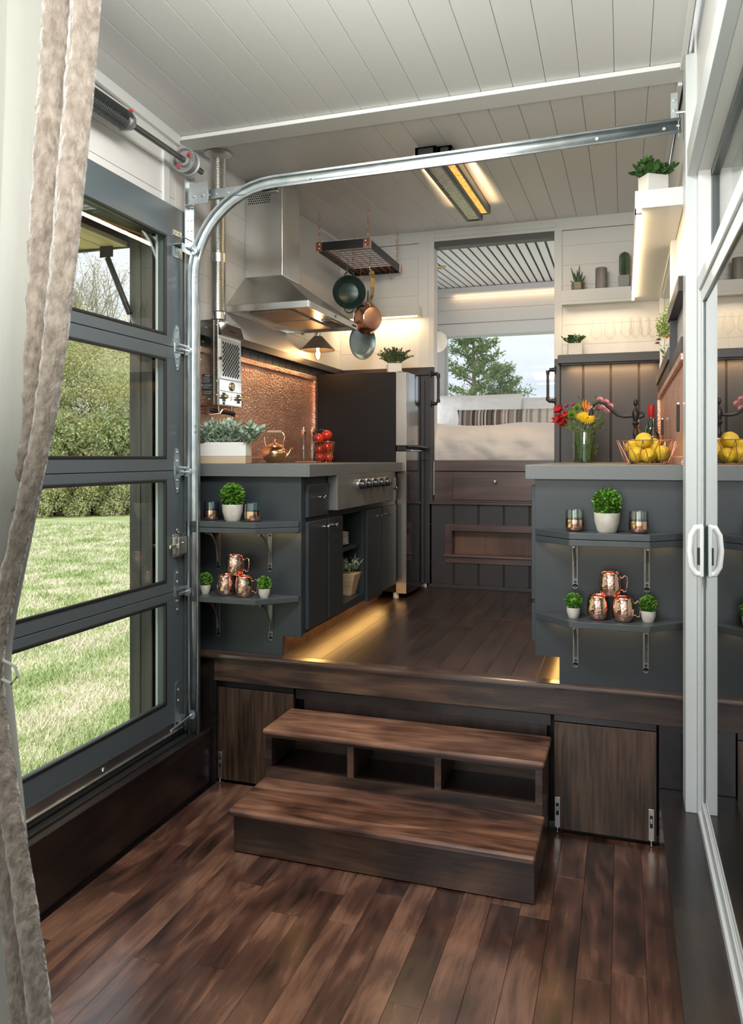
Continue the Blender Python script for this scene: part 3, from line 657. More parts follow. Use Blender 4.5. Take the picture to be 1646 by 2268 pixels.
pR = [(XR-.004,3.300),(-.352,3.300),(-.352,3.288),(-.205,3.145),(.098,3.145),(XR-.004,3.275)]
ZS1, ZS2 = 1.272, .920
corner_shelf('dark upper corner shelf on the left cabinet end, under the largest left plant', pL, 3.33, ZS1, .052, (-1.877,-1.600), (-1.74,))
corner_shelf('dark lower corner shelf on the left cabinet end, under the left copper mugs', pL, 3.33, ZS2, .026, (-1.877,-1.597), (-1.74,))
corner_shelf('dark upper corner shelf on the right cabinet end, under the largest right plant', pR, 3.30, ZS1, .052, (-.19,.091), (-.05,))
corner_shelf('dark lower corner shelf on the right cabinet end, under the right copper mugs', pR, 3.30, ZS2, .026, (-.188,.087), (-.05,))

# ================================================================== HOOD, HEATER, PIPE
hd = thing('range_hood', 'stainless steel chimney range hood on the left wall', 'range hood', (-1.79, 4.065, 2.35))
y0, y1, xf = 3.68, 4.452, -1.55; zb0, zt0 = 2.352, 2.388
cx0, cx1, cy0, cy1, zc = XL, -1.80, 3.90, 4.14, 2.585
P(hd, 'chimney', MB().box(cx0,cx1,cy0,cy1,zc,3.13), STEEL, bevel=.002)
P(hd, 'canopy', MB().add([(XL,y0,zt0),(xf,y0,zt0),(xf,y1,zt0),(XL,y1,zt0),(cx0,cy0,zc),(cx1,cy0,zc),(cx1,cy1,zc),(cx0,cy1,zc)], [(4,5,6,7),(0,1,5,4),(1,2,6,5),(2,3,7,6),(3,0,4,7)]), STEEL)
P(hd, 'rim', MB().box(XL,xf,y0,y0+.02,zb0,zt0).box(XL,xf,y1-.02,y1,zb0,zt0).box(xf-.02,xf,y0+.02,y1-.02,zb0,zt0).box(XL,XL+.02,y0+.02,y1-.02,zb0,zt0), STEEL, bevel=.0015)
P(hd, 'underside', B(XL+.02,xf-.02,y0+.02,y1-.02,zb0+.012,zb0+.016), mat('hood_underside', (.36,.33,.30), .22, 1))
for a, b in ((3.76,4.04),(4.06,4.36)): P(hd, 'filter', B(XL+.10,xf-.14,a,b,zb0+.004,zb0+.011), mat('filter_mesh', (.42,.38,.34), .42, 1, bump=('noise',300,.5,.002)) if a < 4 else bpy.data.materials['filter_mesh'], bevel=.001)
P(hd, 'light_lens', B(xf-.11,xf-.04,4.12,4.30,zb0+.004,zb0+.011), STEELS)
m = MB()
for i in range(9):
    for j in range(11):
        x = XL+.022+.0125*j+(.006 if i % 2 else 0); z = 3.000+.0125*i; m.cyl((x,cy0-.0006,z),(x,cy0-.0022,z),.0042,n=6)
P(hd, 'vent_holes', m, RUBBER, kind='stuff')
m = MB()
for i in range(4): m.cyl((xf,4.37+.016*i,2.37),(xf+.005,4.37+.016*i,2.37),.005,n=8)
P(hd, 'button', m, IRON, kind='stuff')
m = MB().box(xf,xf+.001,4.06,4.062,2.363,2.378).box(xf,xf+.001,4.068,4.085,2.372,2.376).box(xf,xf+.001,4.07,4.073,2.362,2.372).box(xf,xf+.001,4.082,4.085,2.362,2.372).box(xf,xf+.001,4.078,4.09,2.377,2.380)
P(hd, 'etched_mark', m, IRON, kind='stuff')
fp = thing('flue_pipe', 'corrugated steel flue pipe rising from the wall heater to the ceiling', 'pipe', (-1.943, 3.44, 2.26))
prof = []; z = .03
while z < .82:
    prof += [(.0325,z),(.0390,z+.0042)]; z += .0085
    if .30 < z < .32: prof += [(.039,z),(.039,z+.04)]; z += .045
P(fp, 'corrugated_tube', MB().lathe(prof, 22, (-1.943,3.44,2.255)), STEEL)
P(fp, 'ceiling_flange', MB().lathe([(.036,0),(.068,.0),(.068,.004),(.036,.006)], 28, (-1.943,3.44,3.098)), STEEL)
P(fp, 'collar', MB().lathe([(.040,0),(.040,.035),(.038,.037)], 22, (-1.943,3.44,2.265)), STEELS)
ht = thing('wall_heater', 'stainless steel gas wall heater with mesh window and brass knobs', 'heater', (-1.95, 3.44, 1.85))
hx0, hx1, hy0, hy1, hz0, hz1 = XL+.002, -1.944, 3.40, 3.645, 1.833, 2.262
# body sits with its front towards the aisle
P(ht, 'casing', B(hx0,hx1,hy0,hy1,hz0,hz1), mat('heater_casing_steel', (.30,.30,.26), .24, 1), bevel=.002)
P(ht, 'front_frame', B(hx1,hx1+.024,hy0+.002,hy1-.002,hz0,hz1), STEEL, bevel=.003)
fx = hx1+.024
P(ht, 'hood_lip', MB().add([(fx,hy0+.004,hz1-.01),(fx,hy1-.004,hz1-.01),(fx+.020,hy1-.004,hz1-.075),(fx+.020,hy0+.004,hz1-.075),(fx,hy0+.004,hz1-.078),(fx,hy1-.004,hz1-.078)], [(0,1,2,3),(3,2,5,4),(0,3,4),(1,5,2)]), STEELS)
fr = P(ht, 'mesh_window', B(fx,fx+.006,hy0+.014,hy1-.014,hz0+.135,hz0+.335), STEELS, bevel=.001)
m = MB()
for i in range(7):
    for j in range(15):
        y = hy0+.042+.025*i+(.0125 if j % 2 else 0); z = hz0+.155+.0115*j; m.prism([(y,z-.0085),(y+.0095,z),(y,z+.0085),(y-.0095,z)], fx+.006, fx+.0068, 'x')
P(ht, 'mesh_opening', m, RUBBER, parent=fr, kind='stuff')
P(ht, 'window_knob', MB().tube([(fx+.005,hy0+.012,hz0+.235),(fx+.02,hy0+.012,hz0+.235)],[.008,.008],10), BRASS, parent=fr)
P(ht, 'lower_panel', MB().box(fx,fx+.004,hy0+.006,hy1-.006,hz0+.075,hz0+.130).box(fx,fx+.004,hy0+.006,hy1-.006,hz0+.006,hz0+.071), STEELS, bevel=.001)
em = P(ht, 'round_badge', MB().tube([(fx+.004,3.535,hz0+.102),(fx+.009,3.535,hz0+.102),(fx+.011,3.535,hz0+.102)],[.023,.022,.016],22), BRASS)
P(ht, 'badge_rim', MB().tube([(fx+.010,3.535+.019*cos(a),hz0+.102+.019*sin(a)) for a in [2*pi*i/20 for i in range(20)]],.0022,6,closed=True), mat('dark_bronze', (.14,.11,.07), .4, .7), parent=em)
for y in (3.452, 3.605):
    k = P(ht, 'valve_knob', MB().tube([(fx+.006,y,hz0+.045),(fx+.012,y,hz0+.045),(fx+.014,y,hz0+.045),(fx+.026,y,hz0+.045)],[.006,.006,.011,.0105],12), BRASS)
    P(ht, 'valve_plate', B(fx+.003,fx+.006,y-.015,y+.015,hz0+.020,hz0+.066), mat('valve_plate_dark', (.05,.05,.055), .35) if y < 3.5 else bpy.data.materials['valve_plate_dark'], parent=k)
m = MB()
for i in range(4): m.box(fx+.004,fx+.0046,3.515+.010*(i%2),3.532+.010*(i%2),hz0+.03+.006*i,hz0+.033+.006*i)
m.box(fx+.004,fx+.0048,3.44,3.462,hz0+.006,hz0+.018)
for i in range(24): m.box(hx1+.005,hx1+.018,hy0+.0008,hy0+.0024,hz0+.150+.0105*i-(0),hz0+.1545+.0105*i)
for i in range(22): m.box(hx1-.018,hx1-.007,hy0-.0008,hy0+.0004,hz0+.165+.0105*i,hz0+.1695+.0105*i)
P(ht, 'vent_slots', m, RUBBER, kind='stuff')
pl8 = P(ht, 'rating_plate', B(hx0+.018,hx1-.004,hy0-.002,hy0,hz0+.050,hz0+.155), RUBBER)
m = MB(); rr = random.Random(5)
m.box(hx0+.034,hx1-.020,hy0-.0026,hy0-.002,hz0+.147,hz0+.151)
for i in range(22):
    zz = hz0+.054+.0042*i
    if i in (5,6,13): continue
    m.box(hx0+.021,hx0+.021+rr.uniform(.035,.056),hy0-.0026,hy0-.002,zz,zz+.0012)
P(ht, 'plate_print', m, mat('plate_print_grey', (.35,.35,.34), .5), parent=pl8, kind='stuff')
m = MB()
for p in ((.02,.32),(.04,.39),(.02,.10),(.055,.03),(.012,.23)): m.cyl((hx0+p[0],hy0,hz0+p[1]),(hx0+p[0],hy0-.004,hz0+p[1]),.0045,n=8)
for zz in (.40,.12,.05): m.cyl((hx1+.012,hy0+.003,hz0+zz),(hx1+.012,hy0,hz0+zz),.0035,n=8)
P(ht, 'screw', m, CHROME, kind='stuff')
P(ht, 'gas_fitting', MB().tube([(-1.95,3.46,1.835),(-1.95,3.46,1.80)],.007,8).tube([(-1.94,3.58,1.835),(-1.94,3.58,1.79),(-1.925,3.58,1.785)],.008,8), BRASS)
P(ht, 'ignition_box', MB().tube([(-1.975,3.42,1.808),(-1.968,3.43,1.808),(-1.925,3.55,1.800),(-1.920,3.57,1.799)],[.008,.0115,.0115,.008],10), RUBBER)
P(ht, 'copper_gas_line', MB().tube([(XL+.01,3.36,1.80),(-1.98,3.36,1.79),(-1.94,3.37,1.783),(-1.91,3.40,1.79),(-1.90,3.41,1.81)],.004,8), COPP)
P(ht, 'red_wire', MB().tube([(XL+.01,3.355,1.815),(-1.99,3.35,1.808),(-1.96,3.352,1.82),(-1.955,3.355,1.845)],.0022,6), mat('red_wire_plastic', (.5,.03,.02), .4))
tx = bpy.data.curves.new('lettering','FONT'); tx.body = 'Dickinson'; tx.size = .017; tx.extrude = .0003; tx.align_x = 'CENTER'
to = bpy.data.objects.new('lettering', tx); COL.objects.link(to); bpy.context.view_layer.update(); tm = bpy.data.meshes.new_from_object(to.evaluated_get(bpy.context.evaluated_depsgraph_get())); bpy.data.objects.remove(to)
to = bpy.data.objects.new('lettering', tm); COL.objects.link(to); tm.materials.clear(); tm.materials.append(IRON); to.parent = ht; to['kind'] = 'stuff'
to.matrix_basis = T(fx+.0140-ht.location.x, 3.525-ht.location.y, hz1-.050-ht.location.z) @ Matrix.Rotation(R(90),4,'Z') @ Matrix.Rotation(R(90-16),4,'X')
bp_ = thing('heat_shield', 'small grey heat shield plate on the wall behind the steel door track', 'metal plate', (XL+.02, 3.27, 2.28))
P(bp_, 'plate', B(XL+.002,XL+.012,3.20,3.36,2.31,2.40), mat('shield_grey', (.20,.20,.20), .5), bevel=.002)
P(bp_, 'light_edge', B(XL+.002,XL+.016,3.20,3.36,2.275,2.308), mat('shield_light', (.42,.43,.43), .4))

# ================================================================== FRIDGE
fg = thing('refrigerator', 'black sided refrigerator with mirror-bright steel doors facing the aisle', 'refrigerator', (-1.72, 5.17, PF))
P(fg, 'body', B(XL+.01,-1.448,4.932,5.415,.668,2.145), FRIDGES, bevel=.004)
P(fg, 'foot', MB().cyl((-1.452,4.96,PF),(-1.452,4.96,.668),.020,n=16), mat('foot_plastic', (.7,.7,.7), .4))
P(fg, 'foot', MB().cyl((-1.95,4.96,PF),(-1.95,4.96,.668),.020,n=16), bpy.data.materials['foot_plastic'])
def fdoor(z0, z1):
    n = 8; pts = [(-1.444,4.934),(-1.372,4.934)]+[(-1.372+.012*sin(pi*i/n), 4.934+.478*i/n) for i in range(1,n)]+[(-1.372,5.412),(-1.444,5.412)]
    return MB().prism(pts, z0, z1, 'z')
DEDGE = mat('door_edge_steel', (.52,.47,.42), .28, 1)
d1 = P(fg, 'freezer_door', fdoor(1.650,2.142), FRIDGED, bevel=.003)
d2_ = P(fg, 'fridge_door', fdoor(.662,1.615), FRIDGED, bevel=.003)
P(fg, 'door_edge', B(-1.443,-1.373,4.928,4.934,1.653,2.139), DEDGE, parent=d1); P(fg, 'door_edge', B(-1.443,-1.373,4.928,4.934,.665,1.612), DEDGE, parent=d2_)
P(fg, 'handle', MB().tube([(-1.372,4.945,1.640),(-1.335,4.99,1.643),(-1.328,5.15,1.645),(-1.335,5.35,1.643),(-1.37,5.40,1.640)],.011,10).box(-1.44,-1.374,4.936,5.41,1.618,1.648), IRON, parent=d1)
P(fg, 'trim_strip', MB().box(-1.372,-1.352,5.03,5.30,1.616,1.622), CHROME, parent=d2_)
P(fg, 'hinge_cap', B(-1.44,-1.40,4.94,4.97,2.142,2.150), POTG)

# ================================================================== POT RACK
rk = thing('pot_rack', 'black hanging pot rack with copper corners and wire grid', 'pot rack', (-1.715, 4.995, 2.91))
x0, x1, y0, y1, z0, z1 = -1.895, -1.535, 4.63, 5.36, 2.912, 2.966
for a in ((x0,x1,y0,y0+.006),(x0,x1,y1-.006,y1),(x0,x0+.006,y0,y1),(x1-.006,x1,y0,y1)): P(rk, 'frame_bar', B(*a,z0,z1), IRON, bevel=.001)
for cx_, sx in ((x0,1),(x1,-1)):
    for cy_, sy in ((y0,1),(y1,-1)):
        m = MB(); xa, xb = sorted((cx_-.003*sx, cx_+.038*sx)); ya, yb_ = sorted((cy_-.003*sy, cy_+.003*sy)); m.box(xa,xb,ya-.001,yb_,z0-.002,z1+.002)
        ya, yb_ = sorted((cy_-.003*sy, cy_+.040*sy)); xa, xb = sorted((cx_-.003*sx, cx_+.002*sx)); m.box(xa,xb,ya,yb_,z0-.002,z1+.002)
        c = P(rk, 'corner_plate', m, COPP, bevel=.001)
        m = MB()
        for zz in (z0+.014,z1-.014): m.ball((cx_+.022*sx, cy_-.004*sy, zz), .006, 8, 6)
        P(rk, 'rivet', m, COPP, parent=c, kind='stuff')
m = MB()
for i in range(1,7): x = x0+(x1-x0)*i/7; m.tube([(x,y0,z0+.010),(x,y1,z0+.010)],.0022,5)
for i in range(1,14): y = y0+(y1-y0)*i/14; m.tube([(x0,y,z0+.013),(x1,y,z0+.013)],.0022,5)
P(rk, 'wire_grid', m, mat('dark_copper_wire', (.30,.13,.08), .35, .9), kind='stuff')
def link(c, h, w, yaw, r=.0019):
    pts = []
    for i in range(16):
        a = 2*pi*i/16; u = w*cos(a); v = (h-w)*(1 if sin(a) > 0 else -1)*(abs(sin(a)) > .01)+w*sin(a)
        pts.append((c[0]+u*cos(yaw), c[1]+u*sin(yaw), c[2]+v))
    return MB().tube(pts, r, 5, closed=True)
for (hx, hy) in ((x0+.012,y0+.02),(x1-.012,y0+.02),(x1-.012,y1-.05),(x0+.012,y1-.05)):
    zc_ = zb(hy); m = MB(); zz = z1+.002; n = 0; zt = zc_-.045
    step = .0255
    while zz+step < zt:
        l = link((hx,hy,zz+.013), .016, .0058, .3+ (pi/2 if n % 2 else 0)); m.add(l.v, l.f, True); zz += step; n += 1
    ch = P(rk, 'chain', m, COPW, kind='stuff')
    hk = [(hx,hy,zc_+.001),(hx,hy,zc_-.018)]+[(hx+.010*sin(a)-.0, hy, zc_-.030+.012*cos(a)) for a in [i*pi/6 for i in range(1,9)]]
    P(rk, 'ceiling_hook', MB().tube(hk,.002,6), COPW)
def s_hook(x, y, z, h, label):
    t = thing('hook', label, 'hook', (x, y, z))
    pts = [(-.010,0,-.008),(-.008,0,0),(0,0,.006),(.008,0,0),(.008,0,-.012),(0,0,-h*.5),(-.004,0,-h+.016),(.001,0,-h+.004),(.009,0,-h),(.017,0,-h+.006),(.018,0,-h+.014)]
    pts = [(a*cos(1.2), a*sin(1.2), c) for a, b, c in pts]
    obj('hook', MB().tube(pts,.0022,6), COPW, t); return t
zg = z0+.012
s_hook(-1.79, 4.93, zg, .10, 'copper hook holding the green-black wok on the pot rack')
s_hook(-1.628, 4.93, zg, .085, 'copper hook holding the copper saute pan on the pot rack')
s_hook(-1.75, 5.10, zg, .085, 'empty copper hook between the wok and the copper pan')
s_hook(-1.58, 5.24, zg, .085, 'empty copper hook at the right end of the pot rack')
s_hook(-1.72, 5.22, zg, .095, 'copper hook holding the blue steel skillet behind the wok')

def pan(name, label, root, rx, depth, mt, yaw, tilt, rim=1.0):
    t = thing(name, label, 'pan', root); t.rotation_euler = (0, tilt, yaw)
    return t
# wok: bowl seen from inside, two loop handles (frame: y axis = bowl axis)
def bowl(r, rb, dep, th=.002, n=40):
    m = MB(); m.lathe([(0.0001,0),(rb,0),(rb+.004,.002),((rb+r)/2+.004,dep*.45),(r,dep),(r+.003,dep),(r+.0035,dep-.002),((rb+r)/2+.008,dep*.42),(rb+.004,-th),(0.0001,-th)], n, (0,0,0), Matrix.Rotation(pi/2,4,'X'))
    return m
t = thing('wok', 'green-black enamelled wok with two loop handles hanging from the pot rack', 'pan', (-1.79, 4.955, 2.70)); t.rotation_euler = (R(4), 0, R(28))
obj('bowl', bowl(.112,.066,.036), PANG, t)
for s in (1,-1):
    m = MB().tube([(.030*cos(a)*1.1, -.034-.006, s*(.104+.036*sin(a))) for a in [pi*i/12 for i in range(13)]], .0042, 8)
    obj('handle', m, PANG, t)
t = thing('saute_pan', 'polished copper saute pan with long brass handle hanging from the pot rack', 'pan', (-1.628, 5.0, 2.525)); t.rotation_euler = (R(-8), 0, R(232)); t.scale = (1.16,1.16,1.16)
m = MB().lathe([(0.0001,0),(.062,0),(.070,.006),(.084,.040),(.096,.062),(.0975,.063),(.096,.064),(.080,.040),(.066,.008),(0.0001,.004)], 44, (0,0,0), Matrix.Rotation(pi/2,4,'X'))
obj('pan_body', m, COPP, t); 
obj('base_disc', MB().lathe([(0.0001,-.0015),(.060,-.0015),(.062,0)], 40, (0,0,0), Matrix.Rotation(pi/2,4,'X')), mat('worn_copper', (.62,.36,.26), .45, .9), t)
m = MB()
hp = [(0,-.045,.086),(0,-.040,.110),(0,-.028,.135),(0,-.030,.18),(0,-.040,.235),(0,-.05,.262)]
for i in range(len(hp)-1):
    a, b = hp[i], hp[i+1]; w0 = .006+.0022*i; w1 = w0+.0022; h = .003
    m.add([(-w0,a[1]-h,a[2]),(w0,a[1]-h,a[2]),(w0,a[1]+h,a[2]),(-w0,a[1]+h,a[2]),(-w1,b[1]-h,b[2]),(w1,b[1]-h,b[2]),(w1,b[1]+h,b[2]),(-w1,b[1]+h,b[2])], [(0,3,2,1),(4,5,6,7),(0,1,5,4),(1,2,6,5),(2,3,7,6),(3,0,4,7)])
m.cyl((0,-.047,.262),(0,-.053,.262),.017,n=16)
obj('handle', m, BRASS, t, .001)
m = MB().box(-.02,.02,-.05,-.044,.078,.092).cyl((-.013,-.05,.085),(-.013,-.054,.085),.004,n=8).cyl((.013,-.05,.085),(.013,-.054,.085),.004,n=8)
obj('handle_bracket', m, BRASS, t, .001)
t = thing('skillet', 'blue-grey carbon steel skillet hanging behind the range hood corner', 'pan', (-1.775, 5.16, 2.395)); t.rotation_euler = (R(6), 0, R(62)); 
obj('pan_body', bowl(.124,.092,.026), PANB, t)
obj('handle', MB().tube([(0,-.02,.118),(0,-.03,.14),(0,-.045,.20),(0,-.05,.30),(0,-.045,.355)], [.006,.006,.007,.008,.007], 8), PANB, t)
# ================================================================== CEILING FIXTURE, LAMP, SHELVES, LED
cf = thing('ceiling_light', 'two-bar dark steel ceiling light with amber crackled glass strips', 'ceiling light', (-.9, 4.35, 3.15))
SHADE = mat('fixture_steel', (.035,.037,.034), .35, .5)
AMBER_OFF = mat('crackled_glass_unlit', (.40,.30,.17), .25, .3, coat=.6, bump=('vor',90,.9,.01), var=(40,(.62,.52,.33)))
AMBER_ON = None
m_, t_, o_ = newmat('crackled_glass_lit'); e_ = t_.nodes.new('ShaderNodeEmission'); v_ = t_.nodes.new('ShaderNodeTexVoronoi'); v_.inputs['Scale'].default_value = 110
r_ = t_.nodes.new('ShaderNodeValToRGB'); r_.color_ramp.elements[0].color = (1,.46,.13,1); r_.color_ramp.elements[1].color = (.55,.13,.015,1); r_.color_ramp.elements[1].position = .75
c_ = t_.nodes.new('ShaderNodeTexCoord'); t_.links.new(c_.outputs['Object'], v_.inputs['Vector']); t_.links.new(v_.outputs['Distance'], r_.inputs[0]); t_.links.new(r_.outputs[0], e_.inputs[0]); e_.inputs[1].default_value = 1.5
t_.links.new(e_.outputs[0], o_.inputs[0]); AMBER_ON = m_
def sl_box(x0,x1,y0,y1,d0,d1):   # box whose depth is measured below the sloping ceiling
    f = lambda y, d: zb(y)-d
    return MB().add([(x0,y0,f(y0,d1)),(x1,y0,f(y0,d1)),(x1,y1,f(y1,d1)),(x0,y1,f(y1,d1)),(x0,y0,f(y0,d0)),(x1,y0,f(y0,d0)),(x1,y1,f(y1,d0)),(x0,y1,f(y1,d0))],
        [(0,3,2,1),(4,5,6,7),(0,1,5,4),(1,2,6,5),(2,3,7,6),(3,0,4,7)])
def join(*ms):
    r = MB()
    for m in ms: r.add(m.v, m.f)
    return r
for (a, b, ya, yb_, gm) in ((-.985,-.878,3.70,5.03,AMBER_OFF),(-.876,-.805,3.72,4.89,AMBER_ON)):
    h = P(cf, 'housing', join(sl_box(a,a+.016,ya,yb_,.012,.062), sl_box(b-.016,b,ya,yb_,.012,.062), sl_box(a,b,ya,ya+.012,.012,.062), sl_box(a,b,yb_-.012,yb_,.012,.062), sl_box(a,b,ya,yb_,.012,.020)), SHADE, bevel=.001)
    P(cf, 'glass_strip', sl_box(a+.016,b-.016,ya+.012,yb_-.012,.050,.056), gm, parent=h)
P(cf, 'mounting_plate', sl_box(-.95,-.84,4.1,4.6,.0,.013), SHADE)
area('fixture_glow', (-.84, 4.3, 3.07), (0,0,0), .05, 1.1, 5, (1,.66,.34))
for x, s in ((-1.03,-1),(-.765,1)): area('fixture_wash', (x, 4.35, 3.128), (0, R(180-28*s), 0), .02, 1.0, .35, (1,.66,.36))

ls = thing('wall_lamp', 'small dark cone lamp with glowing filament bulb under the range hood', 'lamp', (-1.93, 4.72, 2.30))
P(ls, 'shade', MB().lathe([(.020,.100),(.028,.098),(.070,.055),(.112,.010),(.114,.005),(.110,.006),(.066,.052),(.026,.092),(.016,.094)], 36, (-1.92,4.72,2.275)), ENAM)
P(ls, 'socket', MB().lathe([(.0001,.135),(.012,.135),(.012,.118),(.024,.114),(.026,.100),(.022,.094),(.0001,.094)], 20, (-1.92,4.72,2.275)), STEELS)
P(ls, 'wall_arm', MB().tube([(-1.92,4.72,2.39),(-1.95,4.72,2.415),(XL+.004,4.72,2.42)],.008,8).tube([(XL,4.72,2.42),(XL+.01,4.72,2.42)],.03,14), ENAM)
P(ls, 'bulb', MB().lathe([(.0001,-.062),(.010,-.058),(.022,-.040),(.026,-.022),(.020,.008),(.013,.035),(.012,.06)], 20, (-1.92,4.72,2.275)), glass('bulb_glass', (1,.86,.66), 1))
P(ls, 'filament', MB().tube([(-1.925,4.72,2.31),(-1.928,4.722,2.285),(-1.922,4.72,2.26),(-1.917,4.718,2.285),(-1.914,4.72,2.31)],.0035,6), emis('filament_hot', (1,.66,.30), 60))
pl_ = bpy.data.lights.new('bulb_light','POINT'); pl_.energy = 2.0; pl_.color = (1,.62,.32); pl_.shadow_soft_size = .02
po = bpy.data.objects.new('bulb_light', pl_); COL.objects.link(po); po.location = (-1.92,4.72,2.262)

fs = thing('floating_shelf', 'white L-shaped floating shelf with warm light strip in the right corner', 'shelf', (.04, 4.4, 2.609))
P(fs, 'board', MB().prism([(.047,3.40),(XR-.002,3.40),(XR-.002,YF-.013),(-.40,YF-.013),(-.40,5.27),(.047,5.27)], 2.612, 2.687, 'z'), WHITE2, bevel=.002)
P(fs, 'light_channel', MB().box(.047,.051,3.40,5.27,2.592,2.612).box(.047,.075,3.40,3.42,2.592,2.612).box(-.40,.047,5.27,5.275,2.592,2.612), WHITE2)
P(fs, 'light_strip', B(.053,.068,3.45,5.26,2.590,2.605), LEDW)
area('shelf_led', (.062, 4.35, 2.586), (0, R(-12), 0), .012, 1.75, 2.2, (1,.72,.46))
area('shelf_led', (-.17, 5.30, 2.60), (R(-12), 0, 0), .42, .012, .9, (1,.74,.46))
fs2 = thing('floating_shelf', 'white narrow shelf with warm light strip above the fridge', 'shelf', (-1.71, 5.38, 2.59))
P(fs2, 'board', B(XL+.002,-1.400,5.33,YF-.013,2.592,2.655), WHITE2, bevel=.002)
P(fs2, 'end_cap', B(-1.400,-1.388,5.322,YF-.013,2.588,2.660), WHITE2, bevel=.001)
P(fs2, 'light_strip', B(XL+.02,-1.41,5.345,5.357,2.586,2.592), LEDW)
area('shelf_led', (-1.71, 5.36, 2.583), (R(12), 0, 0), .56, .012, 1.15, (1,.72,.42))
area('cap_led', (-.08, 5.35, 2.194), (R(8), 0, 0), .56, .012, 2.2, (1,.60,.26))
area('toe_led', (-1.500, 4.1, .732), (0, R(-8), 0), .10, 1.45, 1.5, (1,.55,.16))
area('toe_led', (-.30, 4.1, .732), (0, R(10), 0), .05, 1.5, 1.2, (1,.55,.16))
for x, y, z, w in ((-1.62,3.31,ZS1-.054,.5),(-.06,3.28,ZS1-.054,.5),(-.06,3.28,ZS2-.028,.45)): area('shelf_led', (x,y,z), (R(-4),0,0), w, .008, .22, (1,.60,.25))

# ================================================================== BED ROOM
bb = struct('wall_bedroom', MB().box(XL-.1,-1.79,7.98,8.08,1.2,3.7).box(.25,XR+.2,7.98,8.08,1.2,3.7).box(-1.79,.25,7.98,8.08,2.85,3.7).box(-1.79,.25,7.98,8.08,1.2,2.0), WHITE)
cells = [(XL,XR,7.965,7.98,z,z+.136) for z in (2.985,3.123,3.261,3.399)]
pieces('shiplap_board', cells, WHITE, bb, .0018)
struct('floor', B(XL,XR,YF+.1,8.0,1.15,1.24), SILLW)
cb3 = struct('ceiling', MB().prism([(YF+.1,3.155),(8.1,3.155+.09*2.56),(8.1,3.30+.09*2.56),(YF+.1,3.30)], XL, XR+.02, 'x'), mat('slat_gap_grey', (.05,.05,.05), .6))
zs_ = lambda y: 3.128+.09*(y-YF)
me = MB().add([(0,YF+.1,zs_(YF+.1)),(.054,YF+.1,zs_(YF+.1)),(.054-.078,8.0,zs_(8.0)),(-.078,8.0,zs_(8.0)),(0,YF+.1,zs_(YF+.1)+.010),(.054,YF+.1,zs_(YF+.1)+.010),(.054-.078,8.0,zs_(8.0)+.010),(-.078,8.0,zs_(8.0)+.010)], [(0,3,2,1),(4,5,6,7),(0,1,5,4),(1,2,6,5),(2,3,7,6),(3,0,4,7)]).mesh('ceiling_slat')
WSLAT = mat('white_slat', (.74,.75,.76), .4)
for i in range(32):
    o = obj('ceiling_slat', me, WSLAT, cb3); o.location.x = XL+.0+.0715*i
struct('trim_30', B(XL,XR,7.90,7.965,3.285,3.345), WHITE2)
area('cove_led', (-.9, 7.925, 3.28), (R(20),0,0), 1.6, .02, .7, (1,.64,.36))
w3 = thing('window_3', 't', 't', (-.77, 7.98, 2.4))
for k in ('label','category'): del w3[k]
w3['kind'] = 'structure'
P(w3, 'window_casing', MB().box(-1.91,.36,7.955,7.98,2.855,2.975).box(-1.91,-1.80,7.955,7.98,1.9,2.855).box(.26,.36,7.955,7.98,1.9,2.855), WHITE2, bevel=.003)
P(w3, 'window_frame', MB().box(-1.80,.26,7.99,8.04,2.835,2.87).box(-1.81,-1.772,7.99,8.04,1.95,2.84).box(.225,.26,7.99,8.04,1.95,2.84).box(-1.8,.26,7.99,8.04,1.98,2.03), VINYL, bevel=.003)
P(w3, 'pane', B(-1.772,.225,8.01,8.013,2.03,2.835), GLASS)
bd = thing('bed', 'white made-up bed on a red-brown drawer base beyond the doorway', 'bed', (-.9, 6.6, 1.24))
P(bd, 'bed_rail', B(-1.30,-.452,YF-.012,YF+.06,1.475,1.552), BEDW, bevel=.002)
P(bd, 'front_panel', B(-1.302,-.425,YF-.006,YF+.05,1.262,1.470), BEDW, bevel=.001)
dw = P(bd, 'drawer', B(-1.165,-.50,YF-.016,YF-.006,1.268,1.445), BEDW, bevel=.003)
P(bd, 'knob', knob((-.860,YF-.016,1.398),(0,-1,0),.014), CHROME, parent=dw)
P(bd, 'ledge_moulding', MB().box(-1.345,-.425,YF-.034,YF+.01,1.235,1.252).box(-1.345,-.425,YF-.022,YF+.01,1.252,1.262), BEDW, bevel=.003)
# mattress with duvet: gridded cloth with sagging front edge and creases
def cloth_grid(nx, ny, f): 
    m = MB(); vs = [f(i/nx, j/ny) for j in range(ny+1) for i in range(nx+1)]
    return m.add(vs, [(j*(nx+1)+i, j*(nx+1)+i+1, (j+1)*(nx+1)+i+1, (j+1)*(nx+1)+i) for j in range(ny) for i in range(nx)], True)
from mathutils import noise
def crease(x, y, s=1): return 1.6*(noise.noise(Vector((x*3*s, y*3*s, 1.7)))*.016+abs(noise.noise(Vector((x*4*s+y*3, y*2*s-x*2, 4))))*-.012)
def fd(u, v):
    x = -1.95+2.1*u
    if v < .42:
        q = v/.42; z = 1.505+.30*q; y = YF+.075-.03*sin(pi*q)+(.075*max(0,q-.62)**2*6); return (x, y+crease(x*2,z*2)*1.2, z+.012*noise.noise(Vector((x*4,0,0)))*q)
    q = (v-.42)/.58; return (x, YF+.14+1.95*q, 1.808+.018*sin(pi*min(1,q*4))+crease(x,q*3)*.9)
P(bd, 'duvet', cloth_grid(110, 70, fd), CLOTHW)
P(bd, 'mattress', B(-1.93,.13,YF+.14,7.75,1.45,1.76), CLOTHW)
